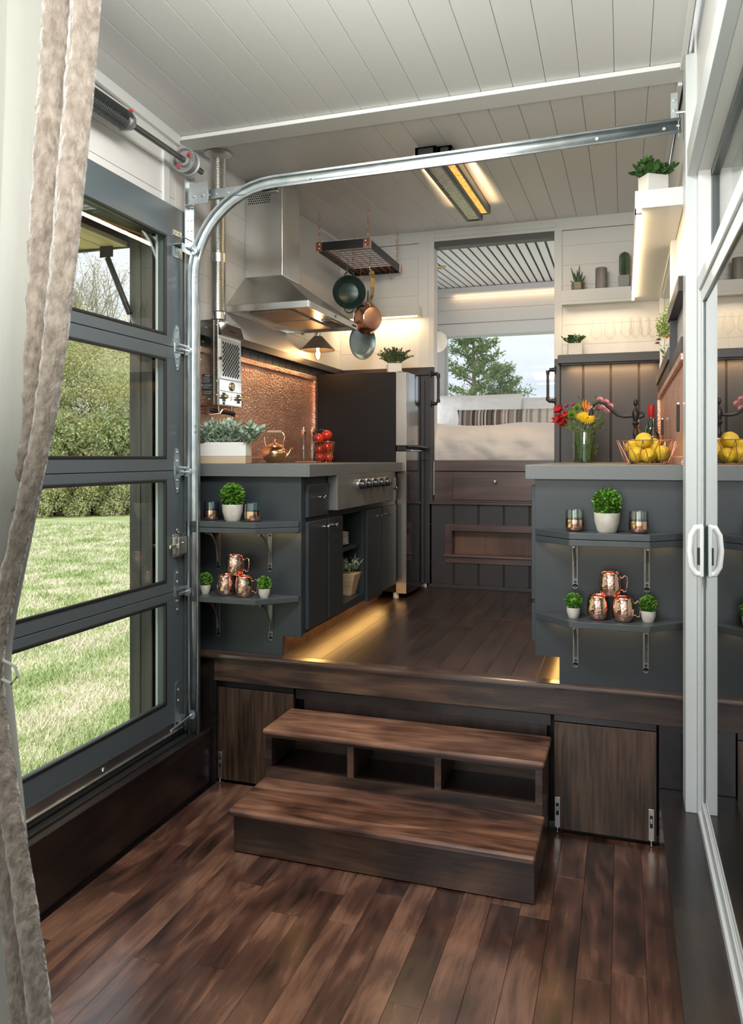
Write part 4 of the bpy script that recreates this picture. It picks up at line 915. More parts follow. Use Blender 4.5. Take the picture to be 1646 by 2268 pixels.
def pillow(name, label, cat, cx, cy, cz, w, h, d, tilt, mt, grp=None, wr=1.0):
    t = thing(name, label, cat, (cx, cy, cz), 0, grp); n = 26; m = MB()
    for s in (1,-1):
        vs = []
        for j in range(n+1):
            for i in range(n+1):
                u, v = i/n*2-1, j/n*2-1
                k = max(0,(1-abs(u)**3.2)*(1-abs(v)**2.6))**.5
                e = 1-.05*(1-abs(u))*abs(v)**3-.0
                vs.append((u*w/2*(1-.03*(1-v*v)), s*(d/2*k+ wr*.016*noise.noise(Vector((u*5+v*3+cx*3, v*4-u*2, s*1.3)))*k), h/2+v*h/2*e))
        fs = [(j*(n+1)+i, j*(n+1)+i+1, (j+1)*(n+1)+i+1, (j+1)*(n+1)+i)[::-s] for j in range(n) for i in range(n)]
        m.add(vs, fs, True)
    o = obj('cushion', m, mt, t); t.rotation_euler = (tilt,0,0); return t
pillow('pillow', 'white pillow at the back of the bed, left half below the tree', 'pillow', -1.42, 7.60, 1.80, .95, .42, .20, R(-14), CLOTHP, 'bed pillows')
pillow('pillow', 'white pillow at the back of the bed, right half beneath the open sky', 'pillow', -.50, 7.64, 1.80, .95, .38, .20, R(-14), CLOTHP, 'bed pillows')
def stripes():
    m, t, o = newmat('striped_woven_fabric'); N = t.nodes.new; K = t.links.new
    p = N('ShaderNodeBsdfPrincipled'); K(p.outputs[0], o.inputs[0]); p.inputs['Roughness'].default_value = .9
    c = N('ShaderNodeTexCoord'); s = N('ShaderNodeSeparateXYZ'); K(c.outputs['Object'], s.inputs[0])
    mr = N('ShaderNodeMapRange'); mr.inputs[1].default_value = -.55; mr.inputs[2].default_value = .55; K(s.outputs[0], mr.inputs[0])
    mm = N('ShaderNodeMath'); mm.operation = 'MULTIPLY'; mm.inputs[1].default_value = 74; K(mr.outputs[0], mm.inputs[0])
    ff = N('ShaderNodeMath'); ff.operation = 'FLOOR'; K(mm.outputs[0], ff.inputs[0])
    wn = N('ShaderNodeTexWhiteNoise'); wn.noise_dimensions = '1D'; K(ff.outputs[0], wn.inputs['W'])
    ma = N('ShaderNodeMath'); ma.operation = 'MULTIPLY_ADD'; ma.inputs[1].default_value = .55; K(wn.outputs['Value'], ma.inputs[0])
    mx = N('ShaderNodeMath'); mx.operation = 'MULTIPLY'; mx.inputs[1].default_value = .62; K(mr.outputs[0], mx.inputs[0]); K(mx.outputs[0], ma.inputs[2])
    r = N('ShaderNodeValToRGB'); r.color_ramp.interpolation = 'CONSTANT'; e = r.color_ramp.elements
    e[0].position = 0; e[0].color = (.050,.036,.032,1); e[1].position = .34; e[1].color = (.16,.125,.11,1); x = e.new(.46); x.color = (.33,.28,.24,1); x = e.new(.60); x.color = (.58,.53,.47,1)
    K(ma.outputs[0], r.inputs[0]); K(r.outputs[0], p.inputs['Base Color']); return m
pillow('bolster_cushion', 'long brown and cream striped bolster on the bed', 'cushion', -.93, 7.02, 1.815, 1.08, .20, .20, R(-8), stripes(), wr=.4)
pn_ = thing('pendant_lamp', 'round white globe pendant on a thin cord over the bed', 'lamp', (-1.505, 6.5, 3.22))
P(pn_, 'canopy', MB().lathe([(.0001,0),(.045,0),(.05,.004),(.05,.014),(.0001,.014)],26,(-1.505,6.5,3.212)), BRASS)
P(pn_, 'cord', MB().tube([(-1.535,6.5,3.215),(-1.535,6.5,2.66)],.0035,6), RUBBER)
P(pn_, 'globe', MB().ball((-1.535,6.5,2.575),.092,26,16), GLOBE)
P(pn_, 'cap', MB().lathe([(.03,0),(.026,.012),(.010,.018),(.0001,.018)],18,(-1.535,6.5,2.658)), BRASS)
# niche under the bed
nb = thing('wall_niche', 'red-brown framed niche set in the dark wall under the bed', 'niche', (-.78, YF, .82))
P(nb, 'frame', MB().box(-1.222,-.35,YF-.016,YF+.004,1.046,1.092).box(-1.222,-1.172,YF-.016,YF+.004,.872,1.046).box(-.40,-.35,YF-.016,YF+.004,.872,1.046).box(-1.222,-.35,YF-.016,YF+.004,.816,.858), BEDW, bevel=.001)
P(nb, 'sill', B(-1.23,-.34,YF-.034,YF+.05,.858,.874), BEDW, bevel=.004)
P(nb, 'back_board', B(-1.18,-.39,YF+.085,YF+.092,.85,1.08), wood('niche_wood', ((.07,.026,.014),(.12,.052,.030),(.19,.09,.052)), 'z', .45, .6, .1, .2))
P(nb, 'side_board', MB().box(-1.18,-1.170,YF+.0,YF+.09,.86,1.06).box(-.40,-.39,YF,YF+.09,.86,1.06).box(-1.18,-.39,YF,YF+.09,1.046,1.06), BEDW)
# black pipe handles on the sliding doors
def pipe_handle(label, x, s):
    t = thing('pipe_handle', label, 'door handle', (x, YF-.03, 1.95))
    a = .052*s
    for z in (.0,.215):
        obj('flange', MB().tube([(0,0,z+.01),(.006*s,0,z+.01)],.026,18).tube([(.006*s,0,z+.01),(.022*s,0,z+.01)],.015,14), IRON, t, .001)
        obj('elbow', MB().tube([(.018*s,0,z+.01),(a*.75,0,z+.01),(a,0,z+.012+(.010 if z < .1 else -.010)),(a,0,z+.01+(.03 if z < .1 else -.03))],[.0125,.0135,.0145,.0135],14), IRON, t)
    obj('grip', MB().tube([(a,0,.035),(a,0,.20)],.0098,14), IRON, t); return t
pipe_handle('black iron pipe handle left of the bed opening, by the fridge', -1.318, 1)
pipe_handle('black iron pipe handle right of the bed opening', -.442, -1)
P(thing('handle_plate', 'dark edge plate behind the left pipe handle', 'plate', (-1.325, YF-.03, 1.5)), 'plate', B(-1.334,-1.308,YF-.034,YF-.012,PF+.62,2.185), BLACKP, bevel=.002)
# ================================================================== PLANTS AND SMALL THINGS
def rvec(rg): 
    while True:
        v = Vector((rg.uniform(-1,1), rg.uniform(-1,1), rg.uniform(-1,1)))
        if .05 < v.length < 1: return v.normalized()
def topiary_meshes(seed, R_, n, lw):
    rg = random.Random(seed); m = MB()
    m.ball((0,0,0), R_*.72, 12, 8)
    for i in range(n):
        v = rvec(rg); p = v*R_*rg.uniform(.62,.84); d = (v+rvec(rg)*.6).normalized(); m.oval(p, d, rvec(rg), lw*rg.uniform(.8,1.15), lw*.72, .3)
    return m
def topiary(label, loc_, Rb, rp, hp, grp, seed, nleaf=420):
    t = thing('topiary', label, 'plant', loc_, seed*.7, grp)
    obj('pot', MB().lathe([(.0001,0),(rp*.68,0),(rp*.74,.004),(rp*.95,hp*.55),(rp,hp),(rp*.9,hp),(rp*.84,hp*.8),(.0001,hp*.8)], 30), CONC, t)
    f = topiary_meshes(seed, Rb, int(nleaf*1.5), Rb*.30); f.v = [(x,y,z+hp+Rb*.72) for x,y,z in f.v]
    obj('foliage', f, LEAFG, t, kind='stuff'); return t
topiary('boxwood ball in a pale pot between the two tumblers on the left upper shelf', (-1.755,3.245,ZS1), .058, .050, .078, 'potted boxwood balls', 1, 620)
topiary('boxwood ball in a grey pot between the two tumblers on the right upper shelf', (-.062,3.215,ZS1), .056, .051, .078, 'potted boxwood balls', 2, 620)
topiary('small boxwood ball left of the copper mugs on the left lower shelf', (-1.905,3.25,ZS2), .034, .027, .042, 'potted boxwood balls', 3)
topiary('small boxwood ball right of the copper mugs on the left lower shelf', (-1.585,3.235,ZS2), .034, .028, .043, 'potted boxwood balls', 4)
topiary('small boxwood ball left of the copper mugs on the right lower shelf', (-.192,3.225,ZS2), .034, .028, .042, 'potted boxwood balls', 5)
topiary('small boxwood ball right of the copper mugs on the right lower shelf', (.094,3.235,ZS2), .036, .029, .044, 'potted boxwood balls', 6)
def tumbler(loc_, label, gm):
    t = thing('tumbler', label, 'glass', loc_, 0, 'copper dipped tumblers')
    obj('copper_base', MB().lathe([(.0001,0),(.026,0),(.034,.006),(.0375,.018),(.0375,.048),(.0365,.048),(.0355,.02),(.0001,.006)], 30), COPP, t)
    obj('glass_rim', MB().lathe([(.0358,.048),(.0358,.086),(.0350,.086),(.0350,.048)], 30), gm, t); return t
tumbler((-1.872,3.255,ZS1), 'copper dipped blue glass left of the big plant on the left cabinet', GLASSB)
tumbler((-1.645,3.235,ZS1), 'copper dipped blue glass right of the big plant on the left cabinet', GLASSB)
tumbler((-.188,3.225,ZS1), 'copper dipped clear glass left of the big plant on the right cabinet', GLASST)
tumbler((.058,3.215,ZS1), 'copper dipped clear glass right of the big plant on the right cabinet', GLASST)
mg = None
def mug(loc_, rz, label):
    global mg
    if mg is None:
        mg = thing('copper_mug', label, 'mug', loc_, rz, 'hammered copper mugs')
        obj('mug_body', MB().lathe([(.0001,.0),(.028,0),(.034,.004),(.0415,.025),(.0435,.048),(.0415,.072),(.0375,.092),(.0385,.0945),(.0365,.0945),(.0355,.088),(.040,.07),(.0415,.048),(.038,.02),(.0001,.008)], 40), COPM, mg)
        obj('rim', MB().tube([(.0378*cos(a),.0378*sin(a),.094) for a in [2*pi*i/36 for i in range(36)]],.0016,6,closed=True), COPP, mg)
        obj('handle', MB().tube([(.038,0,.076),(.046,0,.072),(.055,0,.082),(.064,0,.078),(.066,0,.060),(.064,0,.035),(.060,0,.020),(.052,0,.018),(.048,0,.026),(.040,0,.024)],.0026,8), COPP, mg)
        return mg
    return dup(mg, loc_, rz, label)
mug((-1.790,3.245,ZS2), R(150), 'hammered copper mug at lower left of the pile on the left cabinet')
mug((-1.688,3.235,ZS2), R(8), 'hammered copper mug at lower right of the pile on the left cabinet')
mug((-1.736,3.24,ZS2+.0965), R(8), 'hammered copper mug on top of the pile on the left cabinet')
mug((-.098,3.225,ZS2), R(120), 'hammered copper mug at lower left of the pile on the right cabinet')
mug((-.000,3.215,ZS2), R(8), 'hammered copper mug at lower right of the pile on the right cabinet')
mug((-.050,3.22,ZS2+.0965), R(8), 'hammered copper mug on top of the pile on the right cabinet')

def sprigs(m, rg, base, n, h, spread, ll, lw, per=14, box=(0,0)):
    stems = MB()
    for i in range(n):
        bx = rg.uniform(-box[0],box[0]); by = rg.uniform(-box[1],box[1]); a = rg.uniform(0,2*pi); s = rg.uniform(0,spread)
        if box[0]: a = math.atan2(by*1.5, bx)+rg.uniform(-.9,.9); s = spread*(abs(bx)/box[0]*.75+rg.uniform(0,.5))
        hh = h*rg.uniform(.6,1.05)*(1-.25*s/max(spread,.01))
        p0 = Vector((base[0]+bx, base[1]+by, base[2])); p1 = p0+Vector((cos(a)*s, sin(a)*s, hh)); pm = (p0+p1)/2+Vector((0,0,hh*.12))
        stems.tube([p0,pm,p1],.0013,4)
        for k in range(per):
            t_ = .25+.78*k/per; q = p0.lerp(pm,t_*2) if t_ < .5 else pm.lerp(p1,min(1,t_*2-1)); b = a+k*2.4+rg.uniform(-.4,.4)
            d = Vector((cos(b),sin(b),rg.uniform(.25,.9))); m.oval(q, d, Vector((rg.uniform(-.5,.5),rg.uniform(-.5,.5),1)), ll*rg.uniform(.7,1.1), lw, .2)
        m.oval(p1, (p1-pm), rvec(rg), ll, lw)
    return stems
rg = random.Random(11)
# long planter at the left end of the worktop
pt = thing('planter', 'long white and tan planter of sage on the left worktop', 'plant', (-1.897,3.44,1.54), R(10))
obj('trough', MB().box(-.118,.118,-.052,.052,.036,.107), POTW, pt, .004); obj('tan_band', MB().box(-.117,.117,-.051,.051,0,.036), POTT, pt, .003)
m = MB(); s_ = sprigs(m, rg, (0,0,.085), 92, .125, .06, .036, .018, 13, (.115,.045))
obj('foliage', m, LEAFS, pt, kind='stuff'); obj('stems', s_, STEMG, pt, kind='stuff')
cup = thing('copper_pot', 'orange-brown copper pot at the far left of the worktop behind the track', 'pot', (-2.0,3.58,1.54))
obj('pot', MB().lathe([(.0001,0),(.05,0),(.052,.004),(.054,.09),(.05,.09),(.048,.01),(.0001,.01)],24), COPP, cup); cup.location = (-1.955, 3.60, 1.54)
# kettle
kt = thing('kettle', 'brass and copper kettle with turned wooden grip on the left worktop', 'kettle', (-1.917,4.05,1.54), R(8))
obj('kettle_body', MB().lathe([(.0001,.004),(.042,.004),(.046,.0),(.050,.006),(.068,.028),(.078,.050),(.076,.068),(.062,.084),(.046,.092),(.044,.096),(.0001,.096)], 40), BRASSL, kt)
ld = obj('lid', MB().lathe([(.052,.094),(.050,.100),(.030,.110),(.010,.116),(.005,.120),(.004,.124),(.009,.129),(.009,.134),(.004,.139),(.0001,.140)], 32), BRASSL, kt)
obj('spout', MB().tube([(.062,0,.035),(.082,0,.050),(.090,0,.068),(.098,0,.082),(.112,0,.088)],[.016,.012,.008,.0065,.006],12), BRASSL, kt)
obj('bail', MB().tube([(-.050,0,.088),(-.060,0,.118),(-.064,0,.150),(-.048,0,.175),(-.036,0,.179)],[.0035]*5,8), BRASSL, kt)
obj('bail', MB().tube([(.050,0,.088),(.052,0,.118),(.060,0,.150),(.050,0,.172),(.036,0,.179)],[.0035]*5,8), BRASSL, kt)
obj('wooden_grip', MB().tube([(-.040+.0045*i,0,.180) for i in range(19)],[.008+.0016*(i%3==1) for i in range(19)],14), WOODL, kt)
# oil bottles on a board
bdv = thing('serving_board', 'small red-brown wooden board under the oil bottles', 'board', (-1.855,4.40,1.54), R(0))
obj('board', B(-.068,.068,-.05,.05,0,.010), wood('board_wood', ((.20,.07,.03),(.34,.14,.07),(.45,.22,.12)), 'x', .45), bdv, .003)
OILB = glass('oil_bottle_glass', (.88,.89,.87), 1.5, 1.5)
def oil_bottle(loc_, label):
    t = thing('oil_bottle', label, 'bottle', loc_, R(20), 'glass oil bottles')
    obj('bottle', MB().lathe([(.0001,.002),(.030,.0),(.031,.004),(.016,.158),(.0145,.170),(.0135,.170),(.0145,.158),(.028,.008),(.0001,.008)],26), OILB, t)
    obj('collar', MB().lathe([(.0155,.158),(.0165,.160),(.0165,.192),(.012,.194),(.0001,.194)],20), COPP, t)
    obj('pour_spout', MB().tube([(0,0,.192),(.001,0,.212),(.006,0,.224),(.012,0,.232)],[.006,.0055,.003,.001],8), COPP, t); return t
oil_bottle((-1.880,4.385,1.55), 'clear tapered oil bottle with copper collar, left one by the tomatoes')
oil_bottle((-1.836,4.415,1.55), 'clear tapered oil bottle with copper collar, right one by the tomatoes')
pg = thing('pepper_grinder', 'black topped grinder behind the oil bottles', 'grinder', (-1.865,4.55,1.54)); obj('body', MB().lathe([(.0001,0),(.018,0),(.020,.01),(.014,.08),(.019,.16),(.019,.205),(.014,.21),(.0001,.21)],18), IRON, pg)
# tomato basket
def wire_basket(name, label, loc_, r0, r1, h, n, wr, mt, rz=0):
    t = thing(name, label, 'basket', loc_, rz)
    obj('top_ring', MB().tube([(r1*cos(2*pi*i/40),r1*sin(2*pi*i/40),h) for i in range(40)], wr*1.2, 6, closed=True), mt, t)
    obj('bottom_ring', MB().tube([(r0*cos(2*pi*i/40),r0*sin(2*pi*i/40),wr) for i in range(40)], wr*1.1, 6, closed=True), mt, t)
    m = MB()
    for i in range(n):
        a = 2*pi*i/n; b = a+pi/n; c = a-pi/n
        for q in (b, c): m.tube([(r0*cos(a),r0*sin(a),wr),(r1*cos(q),r1*sin(q),h)], wr, 5)
    for i in range(3): a = pi*i/3; m.tube([(-r0*cos(a),-r0*sin(a),wr),(r0*cos(a),r0*sin(a),wr)], wr, 5)
    obj('zigzag_wires', m, mt, t, kind='stuff'); return t
wire_basket('wire_basket', 'tall copper wire basket of tomatoes beside the fridge', (-1.812,4.56,1.54), .045, .066, .132, 14, .0016, COPW)
tom = thing('tomato', 't', 'tomato', (0,0,0), 0, 'vine tomatoes'); 
obj('fruit', MB().lathe([(.0001,-.028),(.014,-.027),(.028,-.017),(.0345,.0),(.031,.016),(.018,.027),(.006,.025),(.0001,.022)],22), TOMATO, tom)
m = MB()
for i in range(5): a = 2*pi*i/5; m.leaf((0,0,.025),(cos(a),sin(a),.15),(0,0,1),.020,.006)
obj('calyx', m, STEMG, tom, kind='stuff')
spots = [((-1.834,4.545,1.572),'lowest tomato on the left inside the wire basket'),((-1.792,4.575,1.574),'lowest tomato on the right inside the wire basket'),((-1.840,4.555,1.624),'tomato in the middle left of the wire basket'),((-1.787,4.55,1.640),'tomato in the middle right of the wire basket'),
 ((-1.842,4.54,1.690),'tomato heaped front left on top of the wire basket'),((-1.872,4.60,1.692),'tomato behind the heap on the far left rim of the wire basket'),((-1.799,4.57,1.712),'topmost tomato at the right of the wire basket')]
for i, (p, l) in enumerate(spots):
    if i == 0: tom.location = p; tom['label'] = l
    else: dup(tom, p, i*1.3, l, sc=1.0+.08*(i>3), rot=(.5*sin(i*2.), .5*cos(i*1.7), i))
vn = thing('tomato_vine', 'green vine stem arching over the top tomatoes', 'stem', (-1.842,4.56,1.72)); obj('stem', MB().tube([(-.02,.02,0),(-.015,.01,.022),(.006,0,.030),(.03,0,.028),(.045,.01,.012)],.0022,6), STEMG, vn)
# plant on the fridge
fpn = thing('potted_plant', 'olive leaved plant in a square white pot on the fridge', 'plant', (-1.512,5.12,2.147), R(22))
obj('pot', MB().box(-.048,.048,-.048,.048,0,.075), POTW, fpn, .003); obj('soil', B(-.044,.044,-.044,.044,.075,.077), SOIL, fpn)
m = MB(); s_ = sprigs(m, random.Random(21), (0,0,.07), 62, .105, .085, .027, .012, 15, (.03,.03)); obj('foliage', m, LEAFO, fpn, kind='stuff'); obj('stems', s_, STEMG, fpn, kind='stuff')
# open shelf of left cabinet: plates, bowls, box planter
plate = None
for i in range(6):
    l = ('white plate, bottom of the stack in the open cabinet shelf','white plate, second from the bottom of the cabinet stack','white plate, third from the bottom of the cabinet stack','white plate, fourth from the bottom of the cabinet stack','white plate, second from the top of the cabinet stack','white plate, top of the stack in the open cabinet shelf')[i]
    p = (-1.560, 4.075, 1.068+.012*i)
    if plate is None:
        plate = thing('plate', l, 'plate', p, 0, 'white plates in the left cabinet'); obj('plate', MB().lathe([(.0001,.0),(.045,.0),(.050,.004),(.083,.016),(.085,.018),(.082,.019),(.048,.008),(.0001,.006)],40), POTW, plate)
    else: dup(plate, p, 0, l)
bowl_ = thing('bowl', 'lower white enamel bowl on the cabinet floor', 'bowl', (-1.545,3.985,.778), 0, 'white bowls in the left cabinet')
obj('bowl', MB().lathe([(.0001,0),(.035,0),(.038,.004),(.056,.05),(.060,.085),(.064,.088),(.058,.086),(.052,.05),(.032,.008),(.0001,.008)],36), mat('pale_enamel', (.66,.70,.74), .25), bowl_)
dup(bowl_, (-1.545,3.985,.838), 0, 'upper white enamel bowl nested on the cabinet floor')
bx = thing('box_planter', 'sage plant in a tapered light wooden box on the cabinet floor', 'plant', (-1.535,4.19,.778), R(90))
obj('wooden_box', MB().add([(-.045,-.050,0),(.045,-.050,0),(.045,.050,0),(-.045,.050,0),(-.062,-.080,.125),(.062,-.080,.125),(.062,.080,.125),(-.062,.080,.125)], [(0,3,2,1),(4,5,6,7),(0,1,5,4),(1,2,6,5),(2,3,7,6),(3,0,4,7)]), WOODL, bx, .002)
m = MB(); s_ = sprigs(m, random.Random(31), (0,0,.12), 26, .09, .06, .032, .013, 11, (.04,.05)); obj('foliage', m, LEAFS, bx, kind='stuff'); obj('stems', s_, STEMG, bx, kind='stuff')
# ---- right worktop: flower vase
vs_ = thing('flower_vase', 'clear glass vase of mixed red, yellow and pink flowers on the right worktop', 'vase', (-.225,4.90,1.54))
obj('vase', MB().lathe([(.0001,.004),(.066,.0),(.069,.003),(.069,.185),(.066,.186),(.066,.012),(.0001,.012)],40), GLASSV, vs_)
rg = random.Random(5); stems = MB(); lv = MB()
heads = [('red_lily',(-.160,0,.255),'r'),('red_lily',(-.140,-.02,.315),'r'),('red_lily',(-.105,0,.275),'r'),('red_lily',(-.125,.01,.24),'r'),('yellow_daisy',(-.005,-.05,.280),'y'),('yellow_daisy',(.020,-.06,.268),'y'),('green_mum',(-.075,-.03,.290),'g'),('green_mum',(-.045,-.02,.330),'g'),
 ('pink_mum',(.090,0,.385),'p'),('pink_mum',(.125,.01,.370),'p'),('pink_mum',(.150,0,.345),'p'),('pink_mum',(.105,-.02,.335),'p'),('pink_mum',(.130,-.02,.315),'p'),('plum_aster',(.078,-.03,.325),'u'),('plum_aster',(-.110,.02,.350),'u'),('plum_aster',(-.070,.03,.360),'u'),('orange_bud',(.002,-.03,.345),'o'),('orange_bud',(.020,-.01,.330),'o'),('peach_bloom',(.030,-.03,.325),'e')]
PC = {k: mat('petal_'+n_, c, .5) for k, n_, c in (('r','red',(.55,.02,.025)),('y','yellow',(.85,.60,.02)),('g','lime',(.30,.48,.05)),('p','pink',(.75,.30,.38)),('u','plum',(.25,.05,.10)),('o','orange',(.85,.32,.03)),('e','peach',(.85,.55,.42)))}
CEN = mat('flower_centre', (.20,.28,.04), .6)
for nm, p, k in heads:
    p = Vector(p); stems.tube([(p.x*.18,p.y*.3,.02),(p.x*.35,p.y*.5,.17),tuple(p)],.0017,5)
    up = (p-Vector((0,0,.10))).normalized()+Vector((0,-.9,0)); up.normalize(); m = MB()
    u = up.orthogonal().normalized(); w = up.cross(u)
    if k == 'r':
        for q in range(3):
            c = p+rvec(rg)*.012; 
            for i in range(6): a = 2*pi*i/6+q; m.leaf(c, u*cos(a)+w*sin(a)+up*.8, up, .048, .018, .35)
    elif k == 'y':
        for ring_, (n, l, e) in enumerate(((20,.052,.12),(16,.040,.4))):
            for i in range(n): a = 2*pi*i/n+ring_*.2; m.leaf(p, u*cos(a)+w*sin(a)+up*e, up, l*rg.uniform(.9,1.05), .012, .2)
    elif k == 'g':
        for i in range(60): a = 2*pi*i/60*7; e = i/60; m.leaf(p, (u*cos(a)+w*sin(a))*(1-e*.9)+up*(e+.15), up, .032, .012, .3)
    elif k in 'pu':
        for i in range(34): a = 2*pi*i/17; m.leaf(p, u*cos(a)+w*sin(a)+up*(.15 if i < 17 else .7), up, .023 if k == 'p' else .019, .008, .2)
    elif k == 'o':
        for i in range(5): a = 2*pi*i/5; m.leaf(p-Vector((0,0,.03)), Vector((cos(a)*.16,sin(a)*.16,1)), Vector((cos(a),sin(a),0)), .075, .024, .25)
    else:
        for i in range(12): a = 2*pi*i/6; m.leaf(p, u*cos(a)+w*sin(a)+up*.5, up, .036, .016, .3)
    f = obj(nm, m, PC[k], vs_)
    if k in 'yp': obj('flower_centre', MB().ball(tuple(p+up*.004), .006 if k == 'y' else .004, 10, 6), CEN, f)
for i in range(46):
    a = rg.uniform(0,2*pi); r = rg.uniform(0,.06); z = rg.uniform(.02,.17); lv.leaf((r*cos(a),r*sin(a),z), (cos(a)*.6,sin(a)*.6,1), rvec(rg), rg.uniform(.035,.06), .014)
for i in range(60):
    a = rg.uniform(0,2*pi); r = rg.uniform(.02,.10); lv.leaf((r*cos(a),r*sin(a)*.6,.19+rg.uniform(0,.08)), (cos(a),sin(a),.5), rvec(rg), .045, .015)
for i in range(14):
    a = rg.uniform(0,2*pi); stems.tube([(.03*cos(a),.03*sin(a),.015),(.045*cos(a+2.5),.045*sin(a+2.5),.18)],.0022,5)
for x, z in ((-.035,.385),(.062,.385),(-.02,.37),(.05,.36)):
    for i in range(16): lv.leaf((x,0,z-.05+.0045*i),(rg.uniform(-1,1),rg.uniform(-1,1),1.2),rvec(rg),.014,.007)
    stems.tube([(0,0,.1),(x,0,z)],.0015,5)
obj('stems', stems, STEMG, vs_, kind='stuff'); obj('leaves', lv, mat('bouquet_leaf', (.05,.12,.02), .45, var=(40,(.22,.34,.07))), vs_, kind='stuff')
# ---- faucet
fc = thing('faucet', 'dark bronze bridge faucet with arched spout at the sink', 'faucet', (.065,4.50,1.54))
obj('column', MB().lathe([(.0001,0),(.026,0),(.026,.008),(.016,.016),(.011,.03),(.010,.13),(.014,.15),(.016,.165),(.011,.18),(.010,.205),(.017,.215),(.019,.222),(.012,.232),(.016,.25),(.020,.268),(.018,.285),(.010,.298),(.006,.306),(.005,.316),(.010,.322),(.013,.334),(.010,.346),(.004,.354),(.0001,.356)],20), IRON, fc)
obj('spout', MB().tube([(-.010,0,.262),(-.06,0,.258),(-.095,0,.268),(-.13,0,.300),(-.165,0,.335),(-.195,0,.345),(-.222,0,.330),(-.235,0,.300),(-.238,0,.275)],[.0085,.008,.008,.0085,.009,.009,.009,.009,.010],12).tube([(-.238,0,.282),(-.238,0,.268)],.014,14), IRON, fc)
obj('lever', MB().tube([(.012,0,.285),(.035,0,.278),(.050,0,.27)],[.006,.006,.010],10).tube([(.012,0,.25),(.045,0,.262)],.008,8), IRON, fc)
# ---- bottles by the right wall
def wine(name, label, loc_, gm, cap, h=.31, r=.037, lab=None):
    t = thing(name, label, 'bottle', loc_)
    obj('bottle', MB().lathe([(.0001,0),(r*.9,0),(r,.006),(r,h*.58),(r*.85,h*.66),(r*.42,h*.76),(r*.36,h*.80),(r*.36,h*.97),(r*.42,h*.975),(r*.42,h),(.0001,h)],28), gm, t)
    if cap: obj('cap', MB().lathe([(r*.44,h*.80),(r*.48,h*.81),(r*.50,h+.002),(.0001,h+.003)],22), cap, t)
    if lab: obj('paper_label', MB().lathe([(r+.0006,h*.15),(r+.0006,h*.48)],28), lab, t)
    return t
GB = mat('green_bottle_glass', (.01,.05,.02), .06, coat=1); DB = mat('dark_bottle_glass', (.012,.010,.010), .06, coat=1)
wine('wine_bottle', 'green bottle with a bright red cap by the copper wall', (.165,5.06,1.54), GB, mat('red_cap', (.60,.015,.02), .3), .352, .040, mat('tan_label', (.42,.30,.14), .6))
wine('wine_bottle', 'black glass bottle behind the lemon basket', (.165,4.72,1.54), DB, None, .255, .036, None)
wine('oil_flask', 'amber bottle with a cream label behind the faucet', (.085,5.16,1.54), mat('amber_glass', (.12,.06,.02), .08, coat=1), mat('cream_label', (.62,.56,.42), .6), .285, .030, mat('orange_label', (.55,.30,.10), .6))
# ---- lemons
wire_basket('wire_basket', 'wide copper wire basket of lemons on the right worktop', (.106,3.84,1.54), .096, .138, .110, 12, .0019, COPW, R(6))
lem = thing('lemon', 't', 'lemon', (0,0,0), 0, 'lemons in the wire basket')
obj('fruit', MB().lathe([(.0001,-.052),(.006,-.050),(.010,-.045),(.024,-.034),(.036,-.014),(.038,.004),(.033,.022),(.020,.037),(.010,.043),(.006,.048),(.0001,.050)],26), LEMON, lem)
obj('stem_end', MB().ball((0,0,-.051),.003,8,5), mat('lemon_stem', (.15,.12,.03), .6), lem)
lspots = [((.062,3.795,1.583),(R(80),R(10),0),'lemon at the front left of the wire basket'),((.112,3.775,1.580),(R(95),0,R(4)),'lemon at the front middle of the wire basket, stem end facing'),((.170,3.81,1.588),(R(70),R(50),0),'large lemon at the front right of the wire basket'),
 ((.045,3.87,1.62),(R(60),R(-30),0),'lemon resting at the left rim of the wire basket'),((.092,3.83,1.650),(R(70),R(60),R(20)),'topmost lemon in the middle of the wire basket'),((.135,3.86,1.625),(R(40),R(60),0),'lemon on the second layer right of the topmost one'),((.10,3.90,1.59),(R(90),R(80),0),'lemon hidden at the back of the wire basket')]
for i, (p, r_, l) in enumerate(lspots):
    if i == 0: lem.location = p; lem.rotation_euler = r_; lem['label'] = l
    else: dup(lem, p, 0, l, sc=1.02 if i in (2,4) else .95, rot=r_)
# ---- cap shelf: succulent and wine glasses
def succ(m, rg, base, n, h, spread, ll, lw, box):
    for i in range(n):
        bx_ = rg.uniform(-box[0],box[0]); by = rg.uniform(-box[1],box[1]); a = math.atan2(by, bx_)+rg.uniform(-.5,.5)
        p0 = Vector((base[0]+bx_,base[1]+by,base[2])); tp = p0+Vector((cos(a)*spread*rg.uniform(.2,1), sin(a)*spread*rg.uniform(.1,.6), h*rg.uniform(.4,1)))
        m.tube([p0,(p0+tp)/2+Vector((0,0,h*.1)),tp],[.003,.0028,.0025],5)
        for k in range(6):
            b = rg.uniform(0,2*pi); d = Vector((cos(b),sin(b),rg.uniform(.2,1))).normalized(); q = p0.lerp(tp, .5+.1*k)
            c = q+d*ll*.5; M_ = T(*c) @ d.to_track_quat('Z','Y').to_matrix().to_4x4() @ Matrix.Diagonal((lw/ll*1.0,lw/ll*.45,1,1))
            m.ball((0,0,0), ll*.5, 7, 5, (1,1,1), M_)
sc_ = thing('succulent', 'jade succulent in a square white pot left of the wine glasses', 'plant', (-.312,5.355,2.262), R(12))
obj('pot', B(-.045,.045,-.030,.030,0,.078), POTW, sc_, .002); m = MB(); succ(m, random.Random(3), (0,0,.07), 20, .060, .055, .026, .014, (.034,.018)); obj('foliage', m, LEAFD, sc_, kind='stuff')
sc2 = thing('succulent', 'jade succulent in a white box planter on the right floating shelf', 'plant', (.122,3.50,2.687), R(33))
